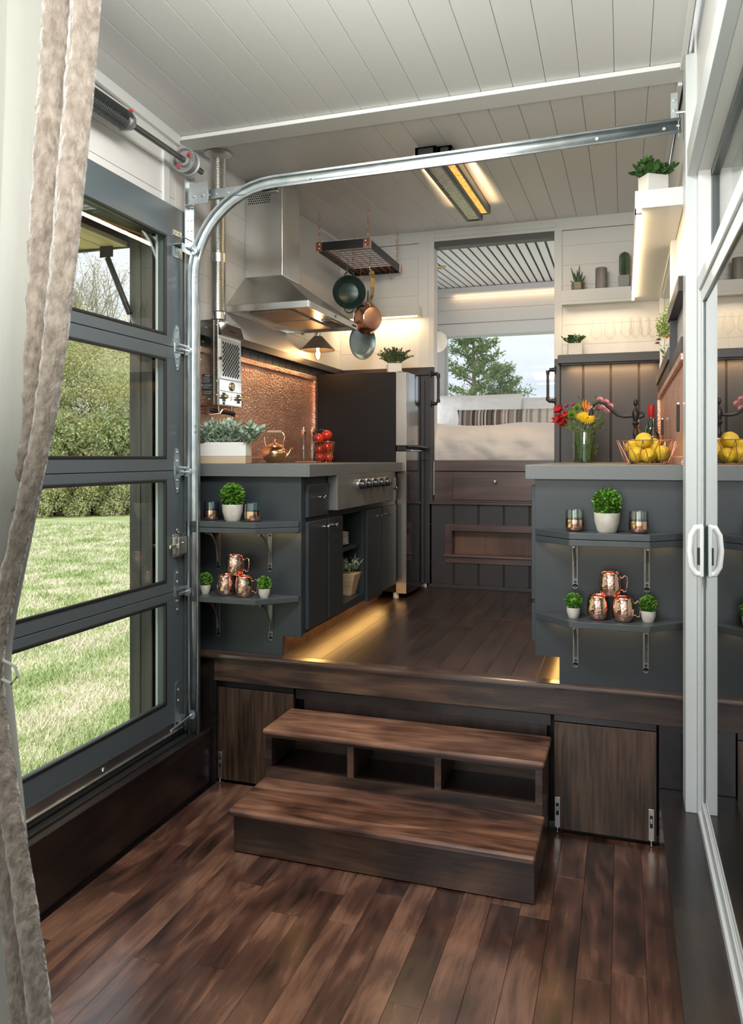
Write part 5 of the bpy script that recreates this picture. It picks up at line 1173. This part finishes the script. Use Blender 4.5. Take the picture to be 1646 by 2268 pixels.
obj('pot', B(-.050,.050,-.036,.036,0,.086), POTW, sc2, .002); m = MB(); succ(m, random.Random(8), (0,0,.075), 24, .065, .06, .034, .022, (.040,.024)); m.tube([(-.02,-.01,.08),(-.04,-.01,.12),(-.045,-.01,.15)],.003,6)
for q in range(3): m.ball((-.045,-.012,.150+.008*q),.010-.002*q,7,5)
obj('foliage', m, LEAFD, sc2, kind='stuff')
wg = None
gl = [(-.172,5.355,'wine glass nearest the jade succulent, first from the left'),(-.085,5.365,'second wine glass from the left on the dark cap shelf'),(.020,5.342,'third wine glass from the left on the dark cap shelf'),(.078,5.396,'fourth wine glass from the left, a taller one on the cap shelf'),(.132,5.342,'fifth wine glass from the left on the dark cap shelf'),(.190,5.396,'wine glass nearest the flowers, last on the right of the cap shelf')]
for x, y, l in gl:
    if wg is None:
        wg = thing('wine_glass', l, 'glass', (x,y,2.262), 0, 'wine glasses on the cap shelf')
        obj('bowl', MB().lathe([(.004,.098),(.010,.102),(.036,.128),(.0385,.136),(.034,.165),(.0235,.232),(.0225,.232),(.033,.165),(.0375,.136),(.035,.129),(.009,.104),(.0001,.103)],32), GLASSC, wg)
        obj('stem', MB().lathe([(.0001,0),(.030,.0),(.031,.0015),(.006,.004),(.0028,.010),(.0028,.092),(.004,.099)],24), GLASSC, wg)
    else: dup(wg, (x,y,2.262), 0, l, sc=1.06 if 'taller' in l else 1)
# ---- floating shelf: aloe, stone cylinder, cactus
al = thing('aloe', 'spiky aloe in an olive hexagonal pot on the floating shelf', 'plant', (-.290,5.345,2.687))
obj('pot', MB().lathe([(.0001,0),(.030,0),(.042,.012),(.044,.058),(.040,.058),(.0001,.052)],6,sm=False), POTB, al)
m = MB(); rg = random.Random(4)
for (dx, dy, hh, r) in ((-.045,0,.115,.006),(-.025,.01,.085,.0065),(-.004,0,.095,.007),(.010,0,.125,.0065),(.030,.0,.080,.006),(.048,.01,.055,.006),(-.050,-.01,.025,.005),(-.02,-.01,.05,.006),(.02,-.01,.06,.006)):
    m.tube([(dx*.25,dy,.05),(dx*.6,dy,.05+hh*.45),(dx,dy,.05+hh)],[r,r*1.1,r*.3],7)
obj('leaves', m, CACT, al, kind='stuff')
cy = thing('stone_cylinder', 'weathered grey stone cylinder between the aloe and the cactus', 'vase', (-.140,5.345,2.687)); obj('body', MB().lathe([(.0001,0),(.036,0),(.037,.003),(.037,.145),(.034,.148),(.0001,.147)],32), VASEG, cy)
ca = thing('cactus', 'ribbed column cactus in a grey concrete pot at the floating shelf corner', 'plant', (.008,5.345,2.687))
obj('pot', MB().lathe([(.0001,0),(.034,0),(.044,.03),(.046,.082),(.040,.084),(.0001,.078)],7,sm=False), POTG, ca)
m = MB(); n = 13
vs = []; fs = []
for j in range(15):
    t_ = j/14; z = .078+.165*t_; r0 = .034*(min(1,.75+t_*1.6))*(1 if t_ < .8 else max(.05, (1-((t_-.8)/.2)**2))**.5)
    for i in range(n*2): rr_ = r0*(1 if i % 2 else .80); vs.append((rr_*cos(pi*i/n), rr_*sin(pi*i/n), z))
for j in range(14):
    for i in range(n*2): fs.append((j*2*n+i, j*2*n+(i+1)%(2*n), (j+1)*2*n+(i+1)%(2*n), (j+1)*2*n+i))
m.add(vs, fs, True); obj('stem', m, CACT, ca)
sp = MB()
for j in range(1,14):
    for i in range(1,n*2,2):
        x, y, z = vs[j*2*n+i]
        for q in range(4): a = q*1.57+j; sp.add([(x,y,z),(x*1.0+.001,y,z+.001),(x*1.28+.004*cos(a),y*1.28+.004*cos(a+1),z+.007*sin(a))],[(0,1,2)])
obj('spines', sp, SPINE, ca, kind='stuff')
# ---- sink window sill: bouquet and bonsai
bq = thing('flower_vase', 'small glass of orange and purple flowers on the sink window sill', 'vase', (.262,5.02,2.105))
obj('glass', MB().lathe([(.0001,.003),(.030,0),(.032,.003),(.034,.11),(.032,.11),(.030,.008),(.0001,.008)],26), GLASSC, bq)
m = MB(); rg = random.Random(9); lv = MB()
for i in range(70): a = rg.uniform(0,2*pi); z = rg.uniform(.02,.15); r = .02+.05*max(0,z-.08)/.07; lv.leaf((r*cos(a)*.6,r*sin(a)*.6,z),(cos(a),sin(a),.8),rvec(rg),.035,.010)
obj('leaves', lv, bpy.data.materials['bouquet_leaf'], bq, kind='stuff')
for nm, p, k, n, l in (('orange_lily',(-.012,-.02,.215),'o',9,.05),('orange_lily',(-.01,-.03,.185),'o',9,.036),('purple_aster',(-.055,0,.185),'u',26,.022),('purple_aster',(-.062,.01,.165),'u',26,.020),('purple_aster',(-.045,-.02,.205),'u',22,.018),('purple_aster',(.03,-.02,.18),'u',26,.02)):
    m = MB(); p = Vector(p)
    for i in range(n): a = 2*pi*i/n*2.1; m.leaf(p, (cos(a)*.7,sin(a)*.7,1.0 if k == 'o' else .5*(i%2)+.1), (0,0,1), l, .014 if k == 'o' else .006, .3)
    obj(nm, m, PC[k], bq)
bs = thing('bonsai', 'small leafy bonsai tree with a gnarled trunk at the sink window', 'plant', (.275,4.74,2.105))
obj('trunk', MB().tube([(.0,0,.0),(-.006,.0,.06),(.008,0,.10),(-.008,0,.14),(-.002,0,.19)],[.010,.008,.007,.006,.004],8).tube([(-.006,0,.14),(-.035,.01,.19),(-.045,.01,.22)],.0035,6).tube([(0,0,.12),(.02,0,.17)],.0035,6), mat('bonsai_bark', (.20,.13,.08), .8), bs)
obj('pot', MB().lathe([(.0001,0),(.024,0),(.028,.02),(.024,.022),(.0001,.02)],20), POTW, bs)
m = MB(); rg = random.Random(6)
for c, r in (((-.035,0,.25),.055),((0,0,.30),.055),((-.06,0,.20),.035),((.02,0,.27),.05),((-.045,.02,.23),.04)):
    for i in range(190): v = rvec(rg); m.leaf(Vector(c)+v*r*rg.uniform(.5,1), (v+rvec(rg)*.7), rvec(rg), .017, .009)
obj('foliage', m, mat('bonsai_leaf', (.16,.28,.05), .45, var=(40,(.42,.55,.20))), bs, kind='stuff')
# ================================================================== CURTAIN (tied-back drape beside the camera)
FUR = mat('shaggy_taupe_fabric', (.135,.108,.083), .95, sheen=.6, bump=('noise',75,.9,.012,(1,1,.6)), var=(55,(.25,.21,.172),(1,1,.7),.35,.68))
LINING = mat('cream_lining_fabric', (.25,.25,.222), .9, sheen=.2, bump=('noise',30,.2,.01,(1,1,.2)), var=(3,(.31,.31,.28),(1,1,.2)))
ct = thing('curtain', 'taupe fleece curtain tied back at the left edge with cream lining', 'curtain', (-1.2, 1.3, .05))
def interp(t, tb):
    for (a, va), (b, vb) in zip(tb, tb[1:]):
        if t <= b: q = (t-a)/(b-a); q = max(0, min(1, q)); return va+(vb-va)*q
    return tb[-1][1]
def smooth(t, tb): return sum(interp(t+d, tb) for d in (-.06,-.03,0,.03,.06))/5
EDGE = [(.05,-1.089),(.40,-1.121),(.55,-1.139),(.65,-1.156),(.75,-1.174),(.90,-1.202),(1.02,-1.227),(1.13,-1.246),(1.22,-1.229),(1.35,-1.194),(1.50,-1.154),(1.65,-1.112),(1.80,-1.084),(1.95,-1.057),(2.15,-1.029),(2.35,-1.006),(2.55,-0.994),(3.0,-0.982)]
SPLIT = [(.05,-1.175),(.40,-1.212),(.8,-1.255),(1.13,-1.30),(1.25,-1.275),(1.40,-1.238),(1.6,-1.190),(1.8,-1.170),(2.0,-1.155),(2.3,-1.135),(2.55,-1.125),(3.0,-1.115)]
FURW = MB(); nu, nv = 46, 150
vs = []
for j in range(nv+1):
    z = .05+2.98*j/nv; e = smooth(z, EDGE); s = smooth(z, SPLIT)-.045
    for i in range(nu+1):
        u = i/nu; x = s+(e-s)*u
        k = abs(sin(pi*(u*1.9+.05)))**.7; y = 1.312-.050*k+.006*sin(z*5)+.040*(1-u)
        n_ = noise.noise(Vector((x*42, y*30, z*42)))*.0035+noise.noise(Vector((x*120, 0, z*120)))*.002
        vs.append((x+(n_ if u > .9 else 0), y-n_*1.6, z))
FURW.add(vs, [(j*(nu+1)+i, j*(nu+1)+i+1, (j+1)*(nu+1)+i+1, (j+1)*(nu+1)+i) for j in range(nv) for i in range(nu)], True)
P(ct, 'fleece_panel', FURW, FUR, solid=.004)
# short pile standing off the fabric
fz = MB(); rg = random.Random(2)
for _ in range(5200):
    i = rg.randrange(len(vs)); p = Vector(vs[i]); q = p+Vector((rg.uniform(-.006,.008), rg.uniform(-.010,-.002), rg.uniform(-.008,.004))); w = .0006
    fz.add([p, p+Vector((w,0,w)), q],[(0,1,2)])
P(ct, 'pile', fz, FUR, kind='stuff')
lm = MB(); vs2 = []
for j in range(nv+1):
    z = .05+2.98*j/nv; s = smooth(z, SPLIT)-.03; s2 = s+.05
    for i in range(41):
        u = i/40; x = -1.62+(s2+1.62)*u; y = 1.30+.030*sin(u*11+z*.35)+.018*sin(u*5+1)
        if u > .86: y = y+.10*((u-.86)/.14)
        vs2.append((x, y-.015, z))
lm.add(vs2, [(j*41+i, j*41+i+1, (j+1)*41+i+1, (j+1)*41+i) for j in range(nv) for i in range(40)], True)
P(ct, 'lining', lm, LINING, solid=.003)
P(ct, 'tieback_cord', MB().tube([(-1.262,1.30,1.12),(-1.235,1.29,1.145),(-1.205,1.29,1.135),(-1.198,1.29,1.115),(-1.215,1.29,1.098),(-1.24,1.29,1.105),(-1.262,1.30,1.12)],.0035,7), LINING)
rod = thing('curtain_rod', 'dark curtain rod above the frame by the left wall', 'curtain rod', (-1.4,1.32,3.06))
P(rod, 'rod', MB().tube([(XL+.01,1.32,3.05),(-.9,1.32,3.05)],.010,10), IRON)

# ================================================================== OUTSIDE
ZG = -.78
def grassmat():
    m, t, o = newmat('meadow_ground'); N = t.nodes.new; K = t.links.new
    p = N('ShaderNodeBsdfPrincipled'); K(p.outputs[0], o.inputs[0]); p.inputs['Roughness'].default_value = .9; p.inputs['Specular IOR Level'].default_value = .1
    g = N('ShaderNodeNewGeometry'); a = N('ShaderNodeTexNoise'); a.inputs['Scale'].default_value = .9; a.inputs['Detail'].default_value = 5; b = N('ShaderNodeTexNoise'); b.inputs['Scale'].default_value = 16; b.inputs['Detail'].default_value = 4
    K(g.outputs['Position'], a.inputs['Vector']); K(g.outputs['Position'], b.inputs['Vector'])
    s = N('ShaderNodeMath'); s.operation = 'MULTIPLY_ADD'; s.inputs[1].default_value = .55; K(b.outputs['Fac'], s.inputs[0])
    q = N('ShaderNodeMath'); q.operation = 'MULTIPLY'; q.inputs[1].default_value = .5; K(a.outputs['Fac'], q.inputs[0]); K(q.outputs[0], s.inputs[2])
    r = N('ShaderNodeValToRGB'); e = r.color_ramp.elements; e[0].position = .36; e[0].color = (.26,.35,.12,1); e[1].position = .66; e[1].color = (.62,.57,.42,1); x = e.new(.50); x.color = (.42,.50,.23,1)
    K(s.outputs[0], r.inputs[0]); K(r.outputs[0], p.inputs['Base Color']); return m
GM = grassmat()
gd = struct('ground', MB().add([(-140,-60,ZG),(90,-60,ZG),(90,140,ZG),(-140,140,ZG)],[(0,1,2,3)]), GM)
GB_ = mat('grass_blade', (.22,.36,.08), .7, spec=.2)
t_ = GB_.node_tree; nn = t_.nodes.new('ShaderNodeNewGeometry'); rr_ = t_.nodes.new('ShaderNodeValToRGB'); rr_.color_ramp.elements[0].color = (.30,.40,.15,1); rr_.color_ramp.elements[1].color = (.86,.78,.64,1)
rr_.color_ramp.elements[1].position = .95; e_ = rr_.color_ramp.elements.new(.55); e_.color = (.52,.60,.30,1)
n9 = t_.nodes.new('ShaderNodeTexNoise'); n9.inputs['Scale'].default_value = 1.3; n9.inputs['Detail'].default_value = 4; t_.links.new(nn.outputs['Position'], n9.inputs['Vector'])
m9 = t_.nodes.new('ShaderNodeMath'); m9.operation = 'MULTIPLY_ADD'; m9.inputs[1].default_value = .62; t_.links.new(nn.outputs['Random Per Island'], m9.inputs[0])
q9 = t_.nodes.new('ShaderNodeMath'); q9.operation = 'MULTIPLY_ADD'; q9.inputs[1].default_value = 2.9; q9.inputs[2].default_value = -1.10; t_.links.new(n9.outputs['Fac'], q9.inputs[0]); t_.links.new(q9.outputs[0], m9.inputs[2])
t_.links.new(m9.outputs[0], rr_.inputs[0]); t_.links.new(rr_.outputs[0], [n for n in t_.nodes if n.type == 'BSDF_PRINCIPLED'][0].inputs['Base Color'])
rg = random.Random(12); gv = []; gf = []
import numpy as np
rs = np.random.RandomState(5)
N_ = 260000
d_ = 3.2+ (rs.rand(N_)**1.7)*26; an = np.radians(rs.uniform(22, 58, N_))
X = -np.sin(an)*d_; Y = np.cos(an)*d_; ok = X < -2.9; X, Y, d_ = X[ok], Y[ok], d_[ok]; n_ = len(X)
tuft = np.sin(X*3.1+np.sin(Y*2.3)*2)*np.cos(Y*2.7+X)  # clumpiness
h = (.015+.030*rs.rand(n_)+.022*np.clip(tuft,0,1))*(1+.03*d_); w = .0016+.0007*d_
ang = rs.rand(n_)*2*np.pi; lx, ly = np.cos(ang)*h*.7, np.sin(ang)*h*.7; a2 = rs.rand(n_)*2*np.pi
V = np.zeros((n_,3,3)); V[:,0] = np.stack([X-np.cos(a2)*w, Y-np.sin(a2)*w, np.full(n_,ZG)],1); V[:,1] = np.stack([X+np.cos(a2)*w, Y+np.sin(a2)*w, np.full(n_,ZG)],1); V[:,2] = np.stack([X+lx, Y+ly, ZG+h],1)
me = bpy.data.meshes.new('grass'); me.vertices.add(n_*3); me.vertices.foreach_set('co', V.reshape(-1)); me.loops.add(n_*3); me.loops.foreach_set('vertex_index', np.arange(n_*3)); me.polygons.add(n_); me.polygons.foreach_set('loop_start', np.arange(n_)*3); me.update(calc_edges=True)
go = obj('grass', me, GB_); go['kind'] = 'stuff'; tag(go, 'spring grass blades, green and straw coloured, on the meadow outside', 'grass')
# trees: branching trunk plus leaf sprays
BARK = mat('grey_bark', (.30,.26,.21), .9)
LT = [mat('spring_leaf_%s' % n, c, .6, spec=.2) for n, c in (('lime',(.66,.70,.34)),('green',(.52,.60,.32)),('olive',(.62,.66,.36)),('dark',(.20,.29,.12)),('bud',(.58,.58,.36)))]
for q in LT:
    t_ = q.node_tree; pb = [n for n in t_.nodes if n.type == 'BSDF_PRINCIPLED'][0]; c = pb.inputs['Base Color'].default_value[:3]
    nn = t_.nodes.new('ShaderNodeNewGeometry'); rr_ = t_.nodes.new('ShaderNodeValToRGB'); rr_.color_ramp.elements[0].color = (c[0]*.55,c[1]*.6,c[2]*.6,1); rr_.color_ramp.elements[1].color = (c[0]*1.5,c[1]*1.35,c[2]*1.5,1)
    t_.links.new(nn.outputs['Random Per Island'], rr_.inputs[0]); t_.links.new(rr_.outputs[0], pb.inputs['Base Color'])
    tl_ = t_.nodes.new('ShaderNodeBsdfTranslucent'); mx_ = t_.nodes.new('ShaderNodeMixShader'); mx_.inputs[0].default_value = .45   # thin leaves let daylight through
    ot_ = [n for n in t_.nodes if n.type == 'OUTPUT_MATERIAL'][0]; t_.links.new(rr_.outputs[0], tl_.inputs[0]); t_.links.new(pb.outputs[0], mx_.inputs[1]); t_.links.new(tl_.outputs[0], mx_.inputs[2]); t_.links.new(mx_.outputs[0], ot_.inputs[0])
def branch(m, tips, p, d, l, r, depth, rg, up=.25, spread=.75):
    q = p+d*l*.5+rvec(rg)*l*.08; e = q+(d+rvec(rg)*.18).normalized()*l*.5
    m.tube([p,q,e],[r,r*.8,r*.62],5 if depth > 2 else 3)
    if depth <= 2: tips += [q, e]
    if depth == 0: return
    for k in range(3 if depth > 1 else 3):
        nd = (d+rvec(rg)*spread+Vector((0,0,up))).normalized(); branch(m, tips, e if k else q.lerp(e,.5), nd, l*rg.uniform(.62,.82), r*.6, depth-1, rg, up, spread)
def tree_mesh(seed, H, depth, nleaf, lw, cl, lean=0, up=.25, spread=.75):
    rg = random.Random(seed); m = MB(); tips = []
    branch(m, tips, Vector((0,0,0)), Vector((lean,0,1)).normalized(), H*.28, H*.011, depth, rg, up, spread)
    lv = MB(); 
    for _ in range(nleaf):
        p = rg.choice(tips)+rvec(rg)*rg.uniform(0,cl); lv.leaf(p, rvec(rg), rvec(rg), lw*rg.uniform(.6,1.2), lw*.6, .2)
    return m.mesh('branches'), lv.mesh('foliage')
def bush_mesh(seed, rx, ry, h, nleaf, lw):
    rg = random.Random(seed); m = MB(); lv = MB()
    for i in range(26):
        x = rg.uniform(-rx,rx)*.8; y = rg.uniform(-ry,ry)*.8; p = Vector((x*.5,y*.5,0)); e = Vector((x,y,h*rg.uniform(.5,.95))); m.tube([p,(p+e)/2+rvec(rg)*.2,e],[.05,.03,.012],4)
    blobs = [(Vector((rg.uniform(-1,1)*rx*.85, rg.uniform(-1,1)*ry*.8, h*rg.uniform(.05,.95))), rg.uniform(.35,.9)*h*.30) for _ in range(46)]
    for _ in range(nleaf):
        c, r = rg.choice(blobs); v = rvec(rg); p = c+v*r*rg.uniform(.5,1); p.z = max(.02, p.z); lv.leaf(p, v+rvec(rg), rvec(rg), lw*rg.uniform(.6,1.3), lw*.6, .2)
    return m.mesh('branches'), lv.mesh('foliage')
def place(meshes, name, label, cat, grp, loc_, rz, sc, lm):
    t = thing(name, label, cat, loc_, rz, grp); t.scale = (sc,sc,sc)
    a = obj('branches', meshes[0], BARK, t); b = obj('foliage', meshes[1], None, t, kind='stuff')
    if not meshes[1].materials: meshes[1].materials.append(lm)
    return t
def at(px, dist, lat=0):   # ground point seen at picture column px, dist metres out
    f_ = 1701.08; v = Vector((-sin(.3168)*f_+cos(.3168)*(px-823), cos(.3168)*f_+sin(.3168)*(px-823), 0)).normalized(); return v*dist
bare = tree_mesh(41, 9.4, 5, 1600, .07, .4, up=.32, spread=.62); leafy = tree_mesh(42, 8.6, 5, 14000, .085, .95); leafy2 = tree_mesh(45, 7.6, 5, 15000, .085, .9, up=.1)
b1 = bush_mesh(1, 4.2, 1.8, 3.9, 26000, .14); b2 = bush_mesh(2, 4.0, 1.8, 2.6, 20000, .12)
T1 = place
for i, (px, D, sc, rz, kind, l) in enumerate(((205,40,1.62,.3,'bare','tall bare budding tree in the middle of the tree line'),(262,42,1.42,2.0,'bare','bare budding tree beside the dark window post'),(60,42,1.4,4.0,'bare','bare budding tree hidden mostly behind the curtain'),
    (150,38,1.42,1.0,'leafy','lime leaved spring tree left in the tree line'),(235,37,1.18,2.7,'leafy','lime leaved spring tree in the middle of the tree line'),(310,39,1.35,3.9,'leafy','lime leaved spring tree behind the dark window post'),(90,36,1.25,5.0,'leafy2','green leaning tree next to the curtain'),(185,35.5,1.05,.5,'leafy2','low green tree between the taller spring trees'),(280,36,1.1,1.9,'leafy2','low green tree near the window post'))):
    place({'bare':bare,'leafy':leafy,'leafy2':leafy2}[kind], 'tree', l, 'tree', 'trees along the meadow', tuple(at(px,D)+Vector((0,0,ZG))), rz, sc, {'bare':LT[4],'leafy':LT[0],'leafy2':LT[2]}[kind])
hl = ['hedge bush at the foot of the trees beside the curtain','hedge bush at the foot of the trees left of centre','hedge bush at the foot of the middle trees','hedge bush at the foot of the trees by the window post']
for i, (px, D) in enumerate(((55,36),(140,35.2),(215,34.6),(300,35))):
    place(b1, 'bush', hl[i], 'bush', 'bushes along the meadow', tuple(at(px,D)+Vector((0,0,ZG))), .62+.1*i, 1.0, LT[1])
for i, px in enumerate((20,95,175,250,330)):
    place(b2, 'bush', ('low bramble bush in the grass edge, behind the curtain','low bramble bush in the grass edge, first right of the curtain','low bramble bush in the grass edge, in the middle','low bramble bush in the grass edge, left of the window post','low bramble bush in the grass edge, behind the window post')[i], 'bush', 'bushes along the meadow', tuple(at(px,33.6)+Vector((0,0,ZG))), .6, .8, LT[2])
# cedar and small tree seen through the bed room window
def conifer(seed, H, n, nl):
    rg = random.Random(seed); m = MB(); lv = MB(); m.tube([(0,0,0),(.05,0,H*.5),(0,0,H)],[.16,.10,.02],7)
    for i in range(n):
        z = H*(.12+.86*i/n); a = i*2.4+rg.uniform(-.4,.4); L_ = (H-z)*.46*rg.uniform(.65,1.15)+.25; up = rg.uniform(.1,.5)
        d = Vector((cos(a),sin(a),up)); e = Vector((0,0,z))+d*L_; m.tube([(0,0,z),(Vector((0,0,z))+e)/2+Vector((0,0,-.05*L_)),e],[.035,.022,.008],4)
        for k in range(nl):
            t_ = rg.uniform(.25,1.05); p = Vector((0,0,z)).lerp(e,t_)+rvec(rg)*.22*rg.uniform(.2,1); lv.leaf(p, d+rvec(rg)*.9, rvec(rg), rg.uniform(.07,.17), .045, .2)
    return m.mesh('branches'), lv.mesh('foliage')
cd_ = conifer(5, 6.4, 64, 170)
place(cd_, 'tree', 'large cedar tree seen through the bed window on the left', 'tree', None, tuple(at(1048,27)+Vector((0,0,ZG))), 0, 1.13, LT[3])
place(cd_, 'tree', 'second cedar leaning right of the large one in the bed window', 'tree', None, tuple(at(1112,26)+Vector((0,0,ZG))), 2, .86, LT[3])
place(leafy2, 'tree', 'pale small spring tree at the right of the bed window', 'tree', None, tuple(at(1196,34)+Vector((0,0,ZG))), 1.0, .66, LT[2])
# flap awning over the garage door with its gas strut
aw = thing('awning_flap', 'raised pine boarded flap awning outside the glass garage door', 'awning', (-2.2, 1.0, 2.55))
pitch = .03
for i in range(7):
    x1 = XL-.165-.125*i; P(aw, 'pine_board', MB().prism([(x1-.121,2.553+(-x1-2.19)*pitch+.004),(x1,2.553+(-x1-2.19)*pitch),(x1,2.575+(-x1-2.19)*pitch),(x1-.121,2.579+(-x1-2.19)*pitch)], YB, 3.045, 'y'), PINE, bevel=.002)
P(aw, 'edge_board', MB().box(-3.08,-3.05,YB,3.05,2.56,2.62).box(-3.05,-2.19,3.045,3.06,2.55,2.625), CHAR)
P(aw, 'top_sheet', B(-3.05,-2.19,YB,3.05,2.62,2.635), CHAR)
gs = thing('gas_strut', 'black gas strut holding up the awning flap outside', 'strut', (-2.13, 3.02, 2.16))
P(gs, 'cylinder_tube', MB().tube([(-2.285,3.02,2.500),(-2.165,3.02,2.235)],.0135,14), IRON)
P(gs, 'piston_rod', MB().tube([(-2.165,3.02,2.235),(-2.128,3.02,2.155)],.0045,8), CHROME)
P(gs, 'mounting_bracket', MB().box(-2.325,-2.255,3.015,3.020,2.505,2.560).cyl((-2.305,3.016,2.535),(-2.305,3.008,2.535),.005,n=8), IRON)
# dark wall added beyond the sliding door to block sky light on the right
ow = struct('wall_exterior', MB().box(1.9,2.0,-4,12,ZG,3.1), mat('green_grey_blocker', (.10,.15,.15), .6, bump=('noise',3,.3,.05,(1,6,.1))))
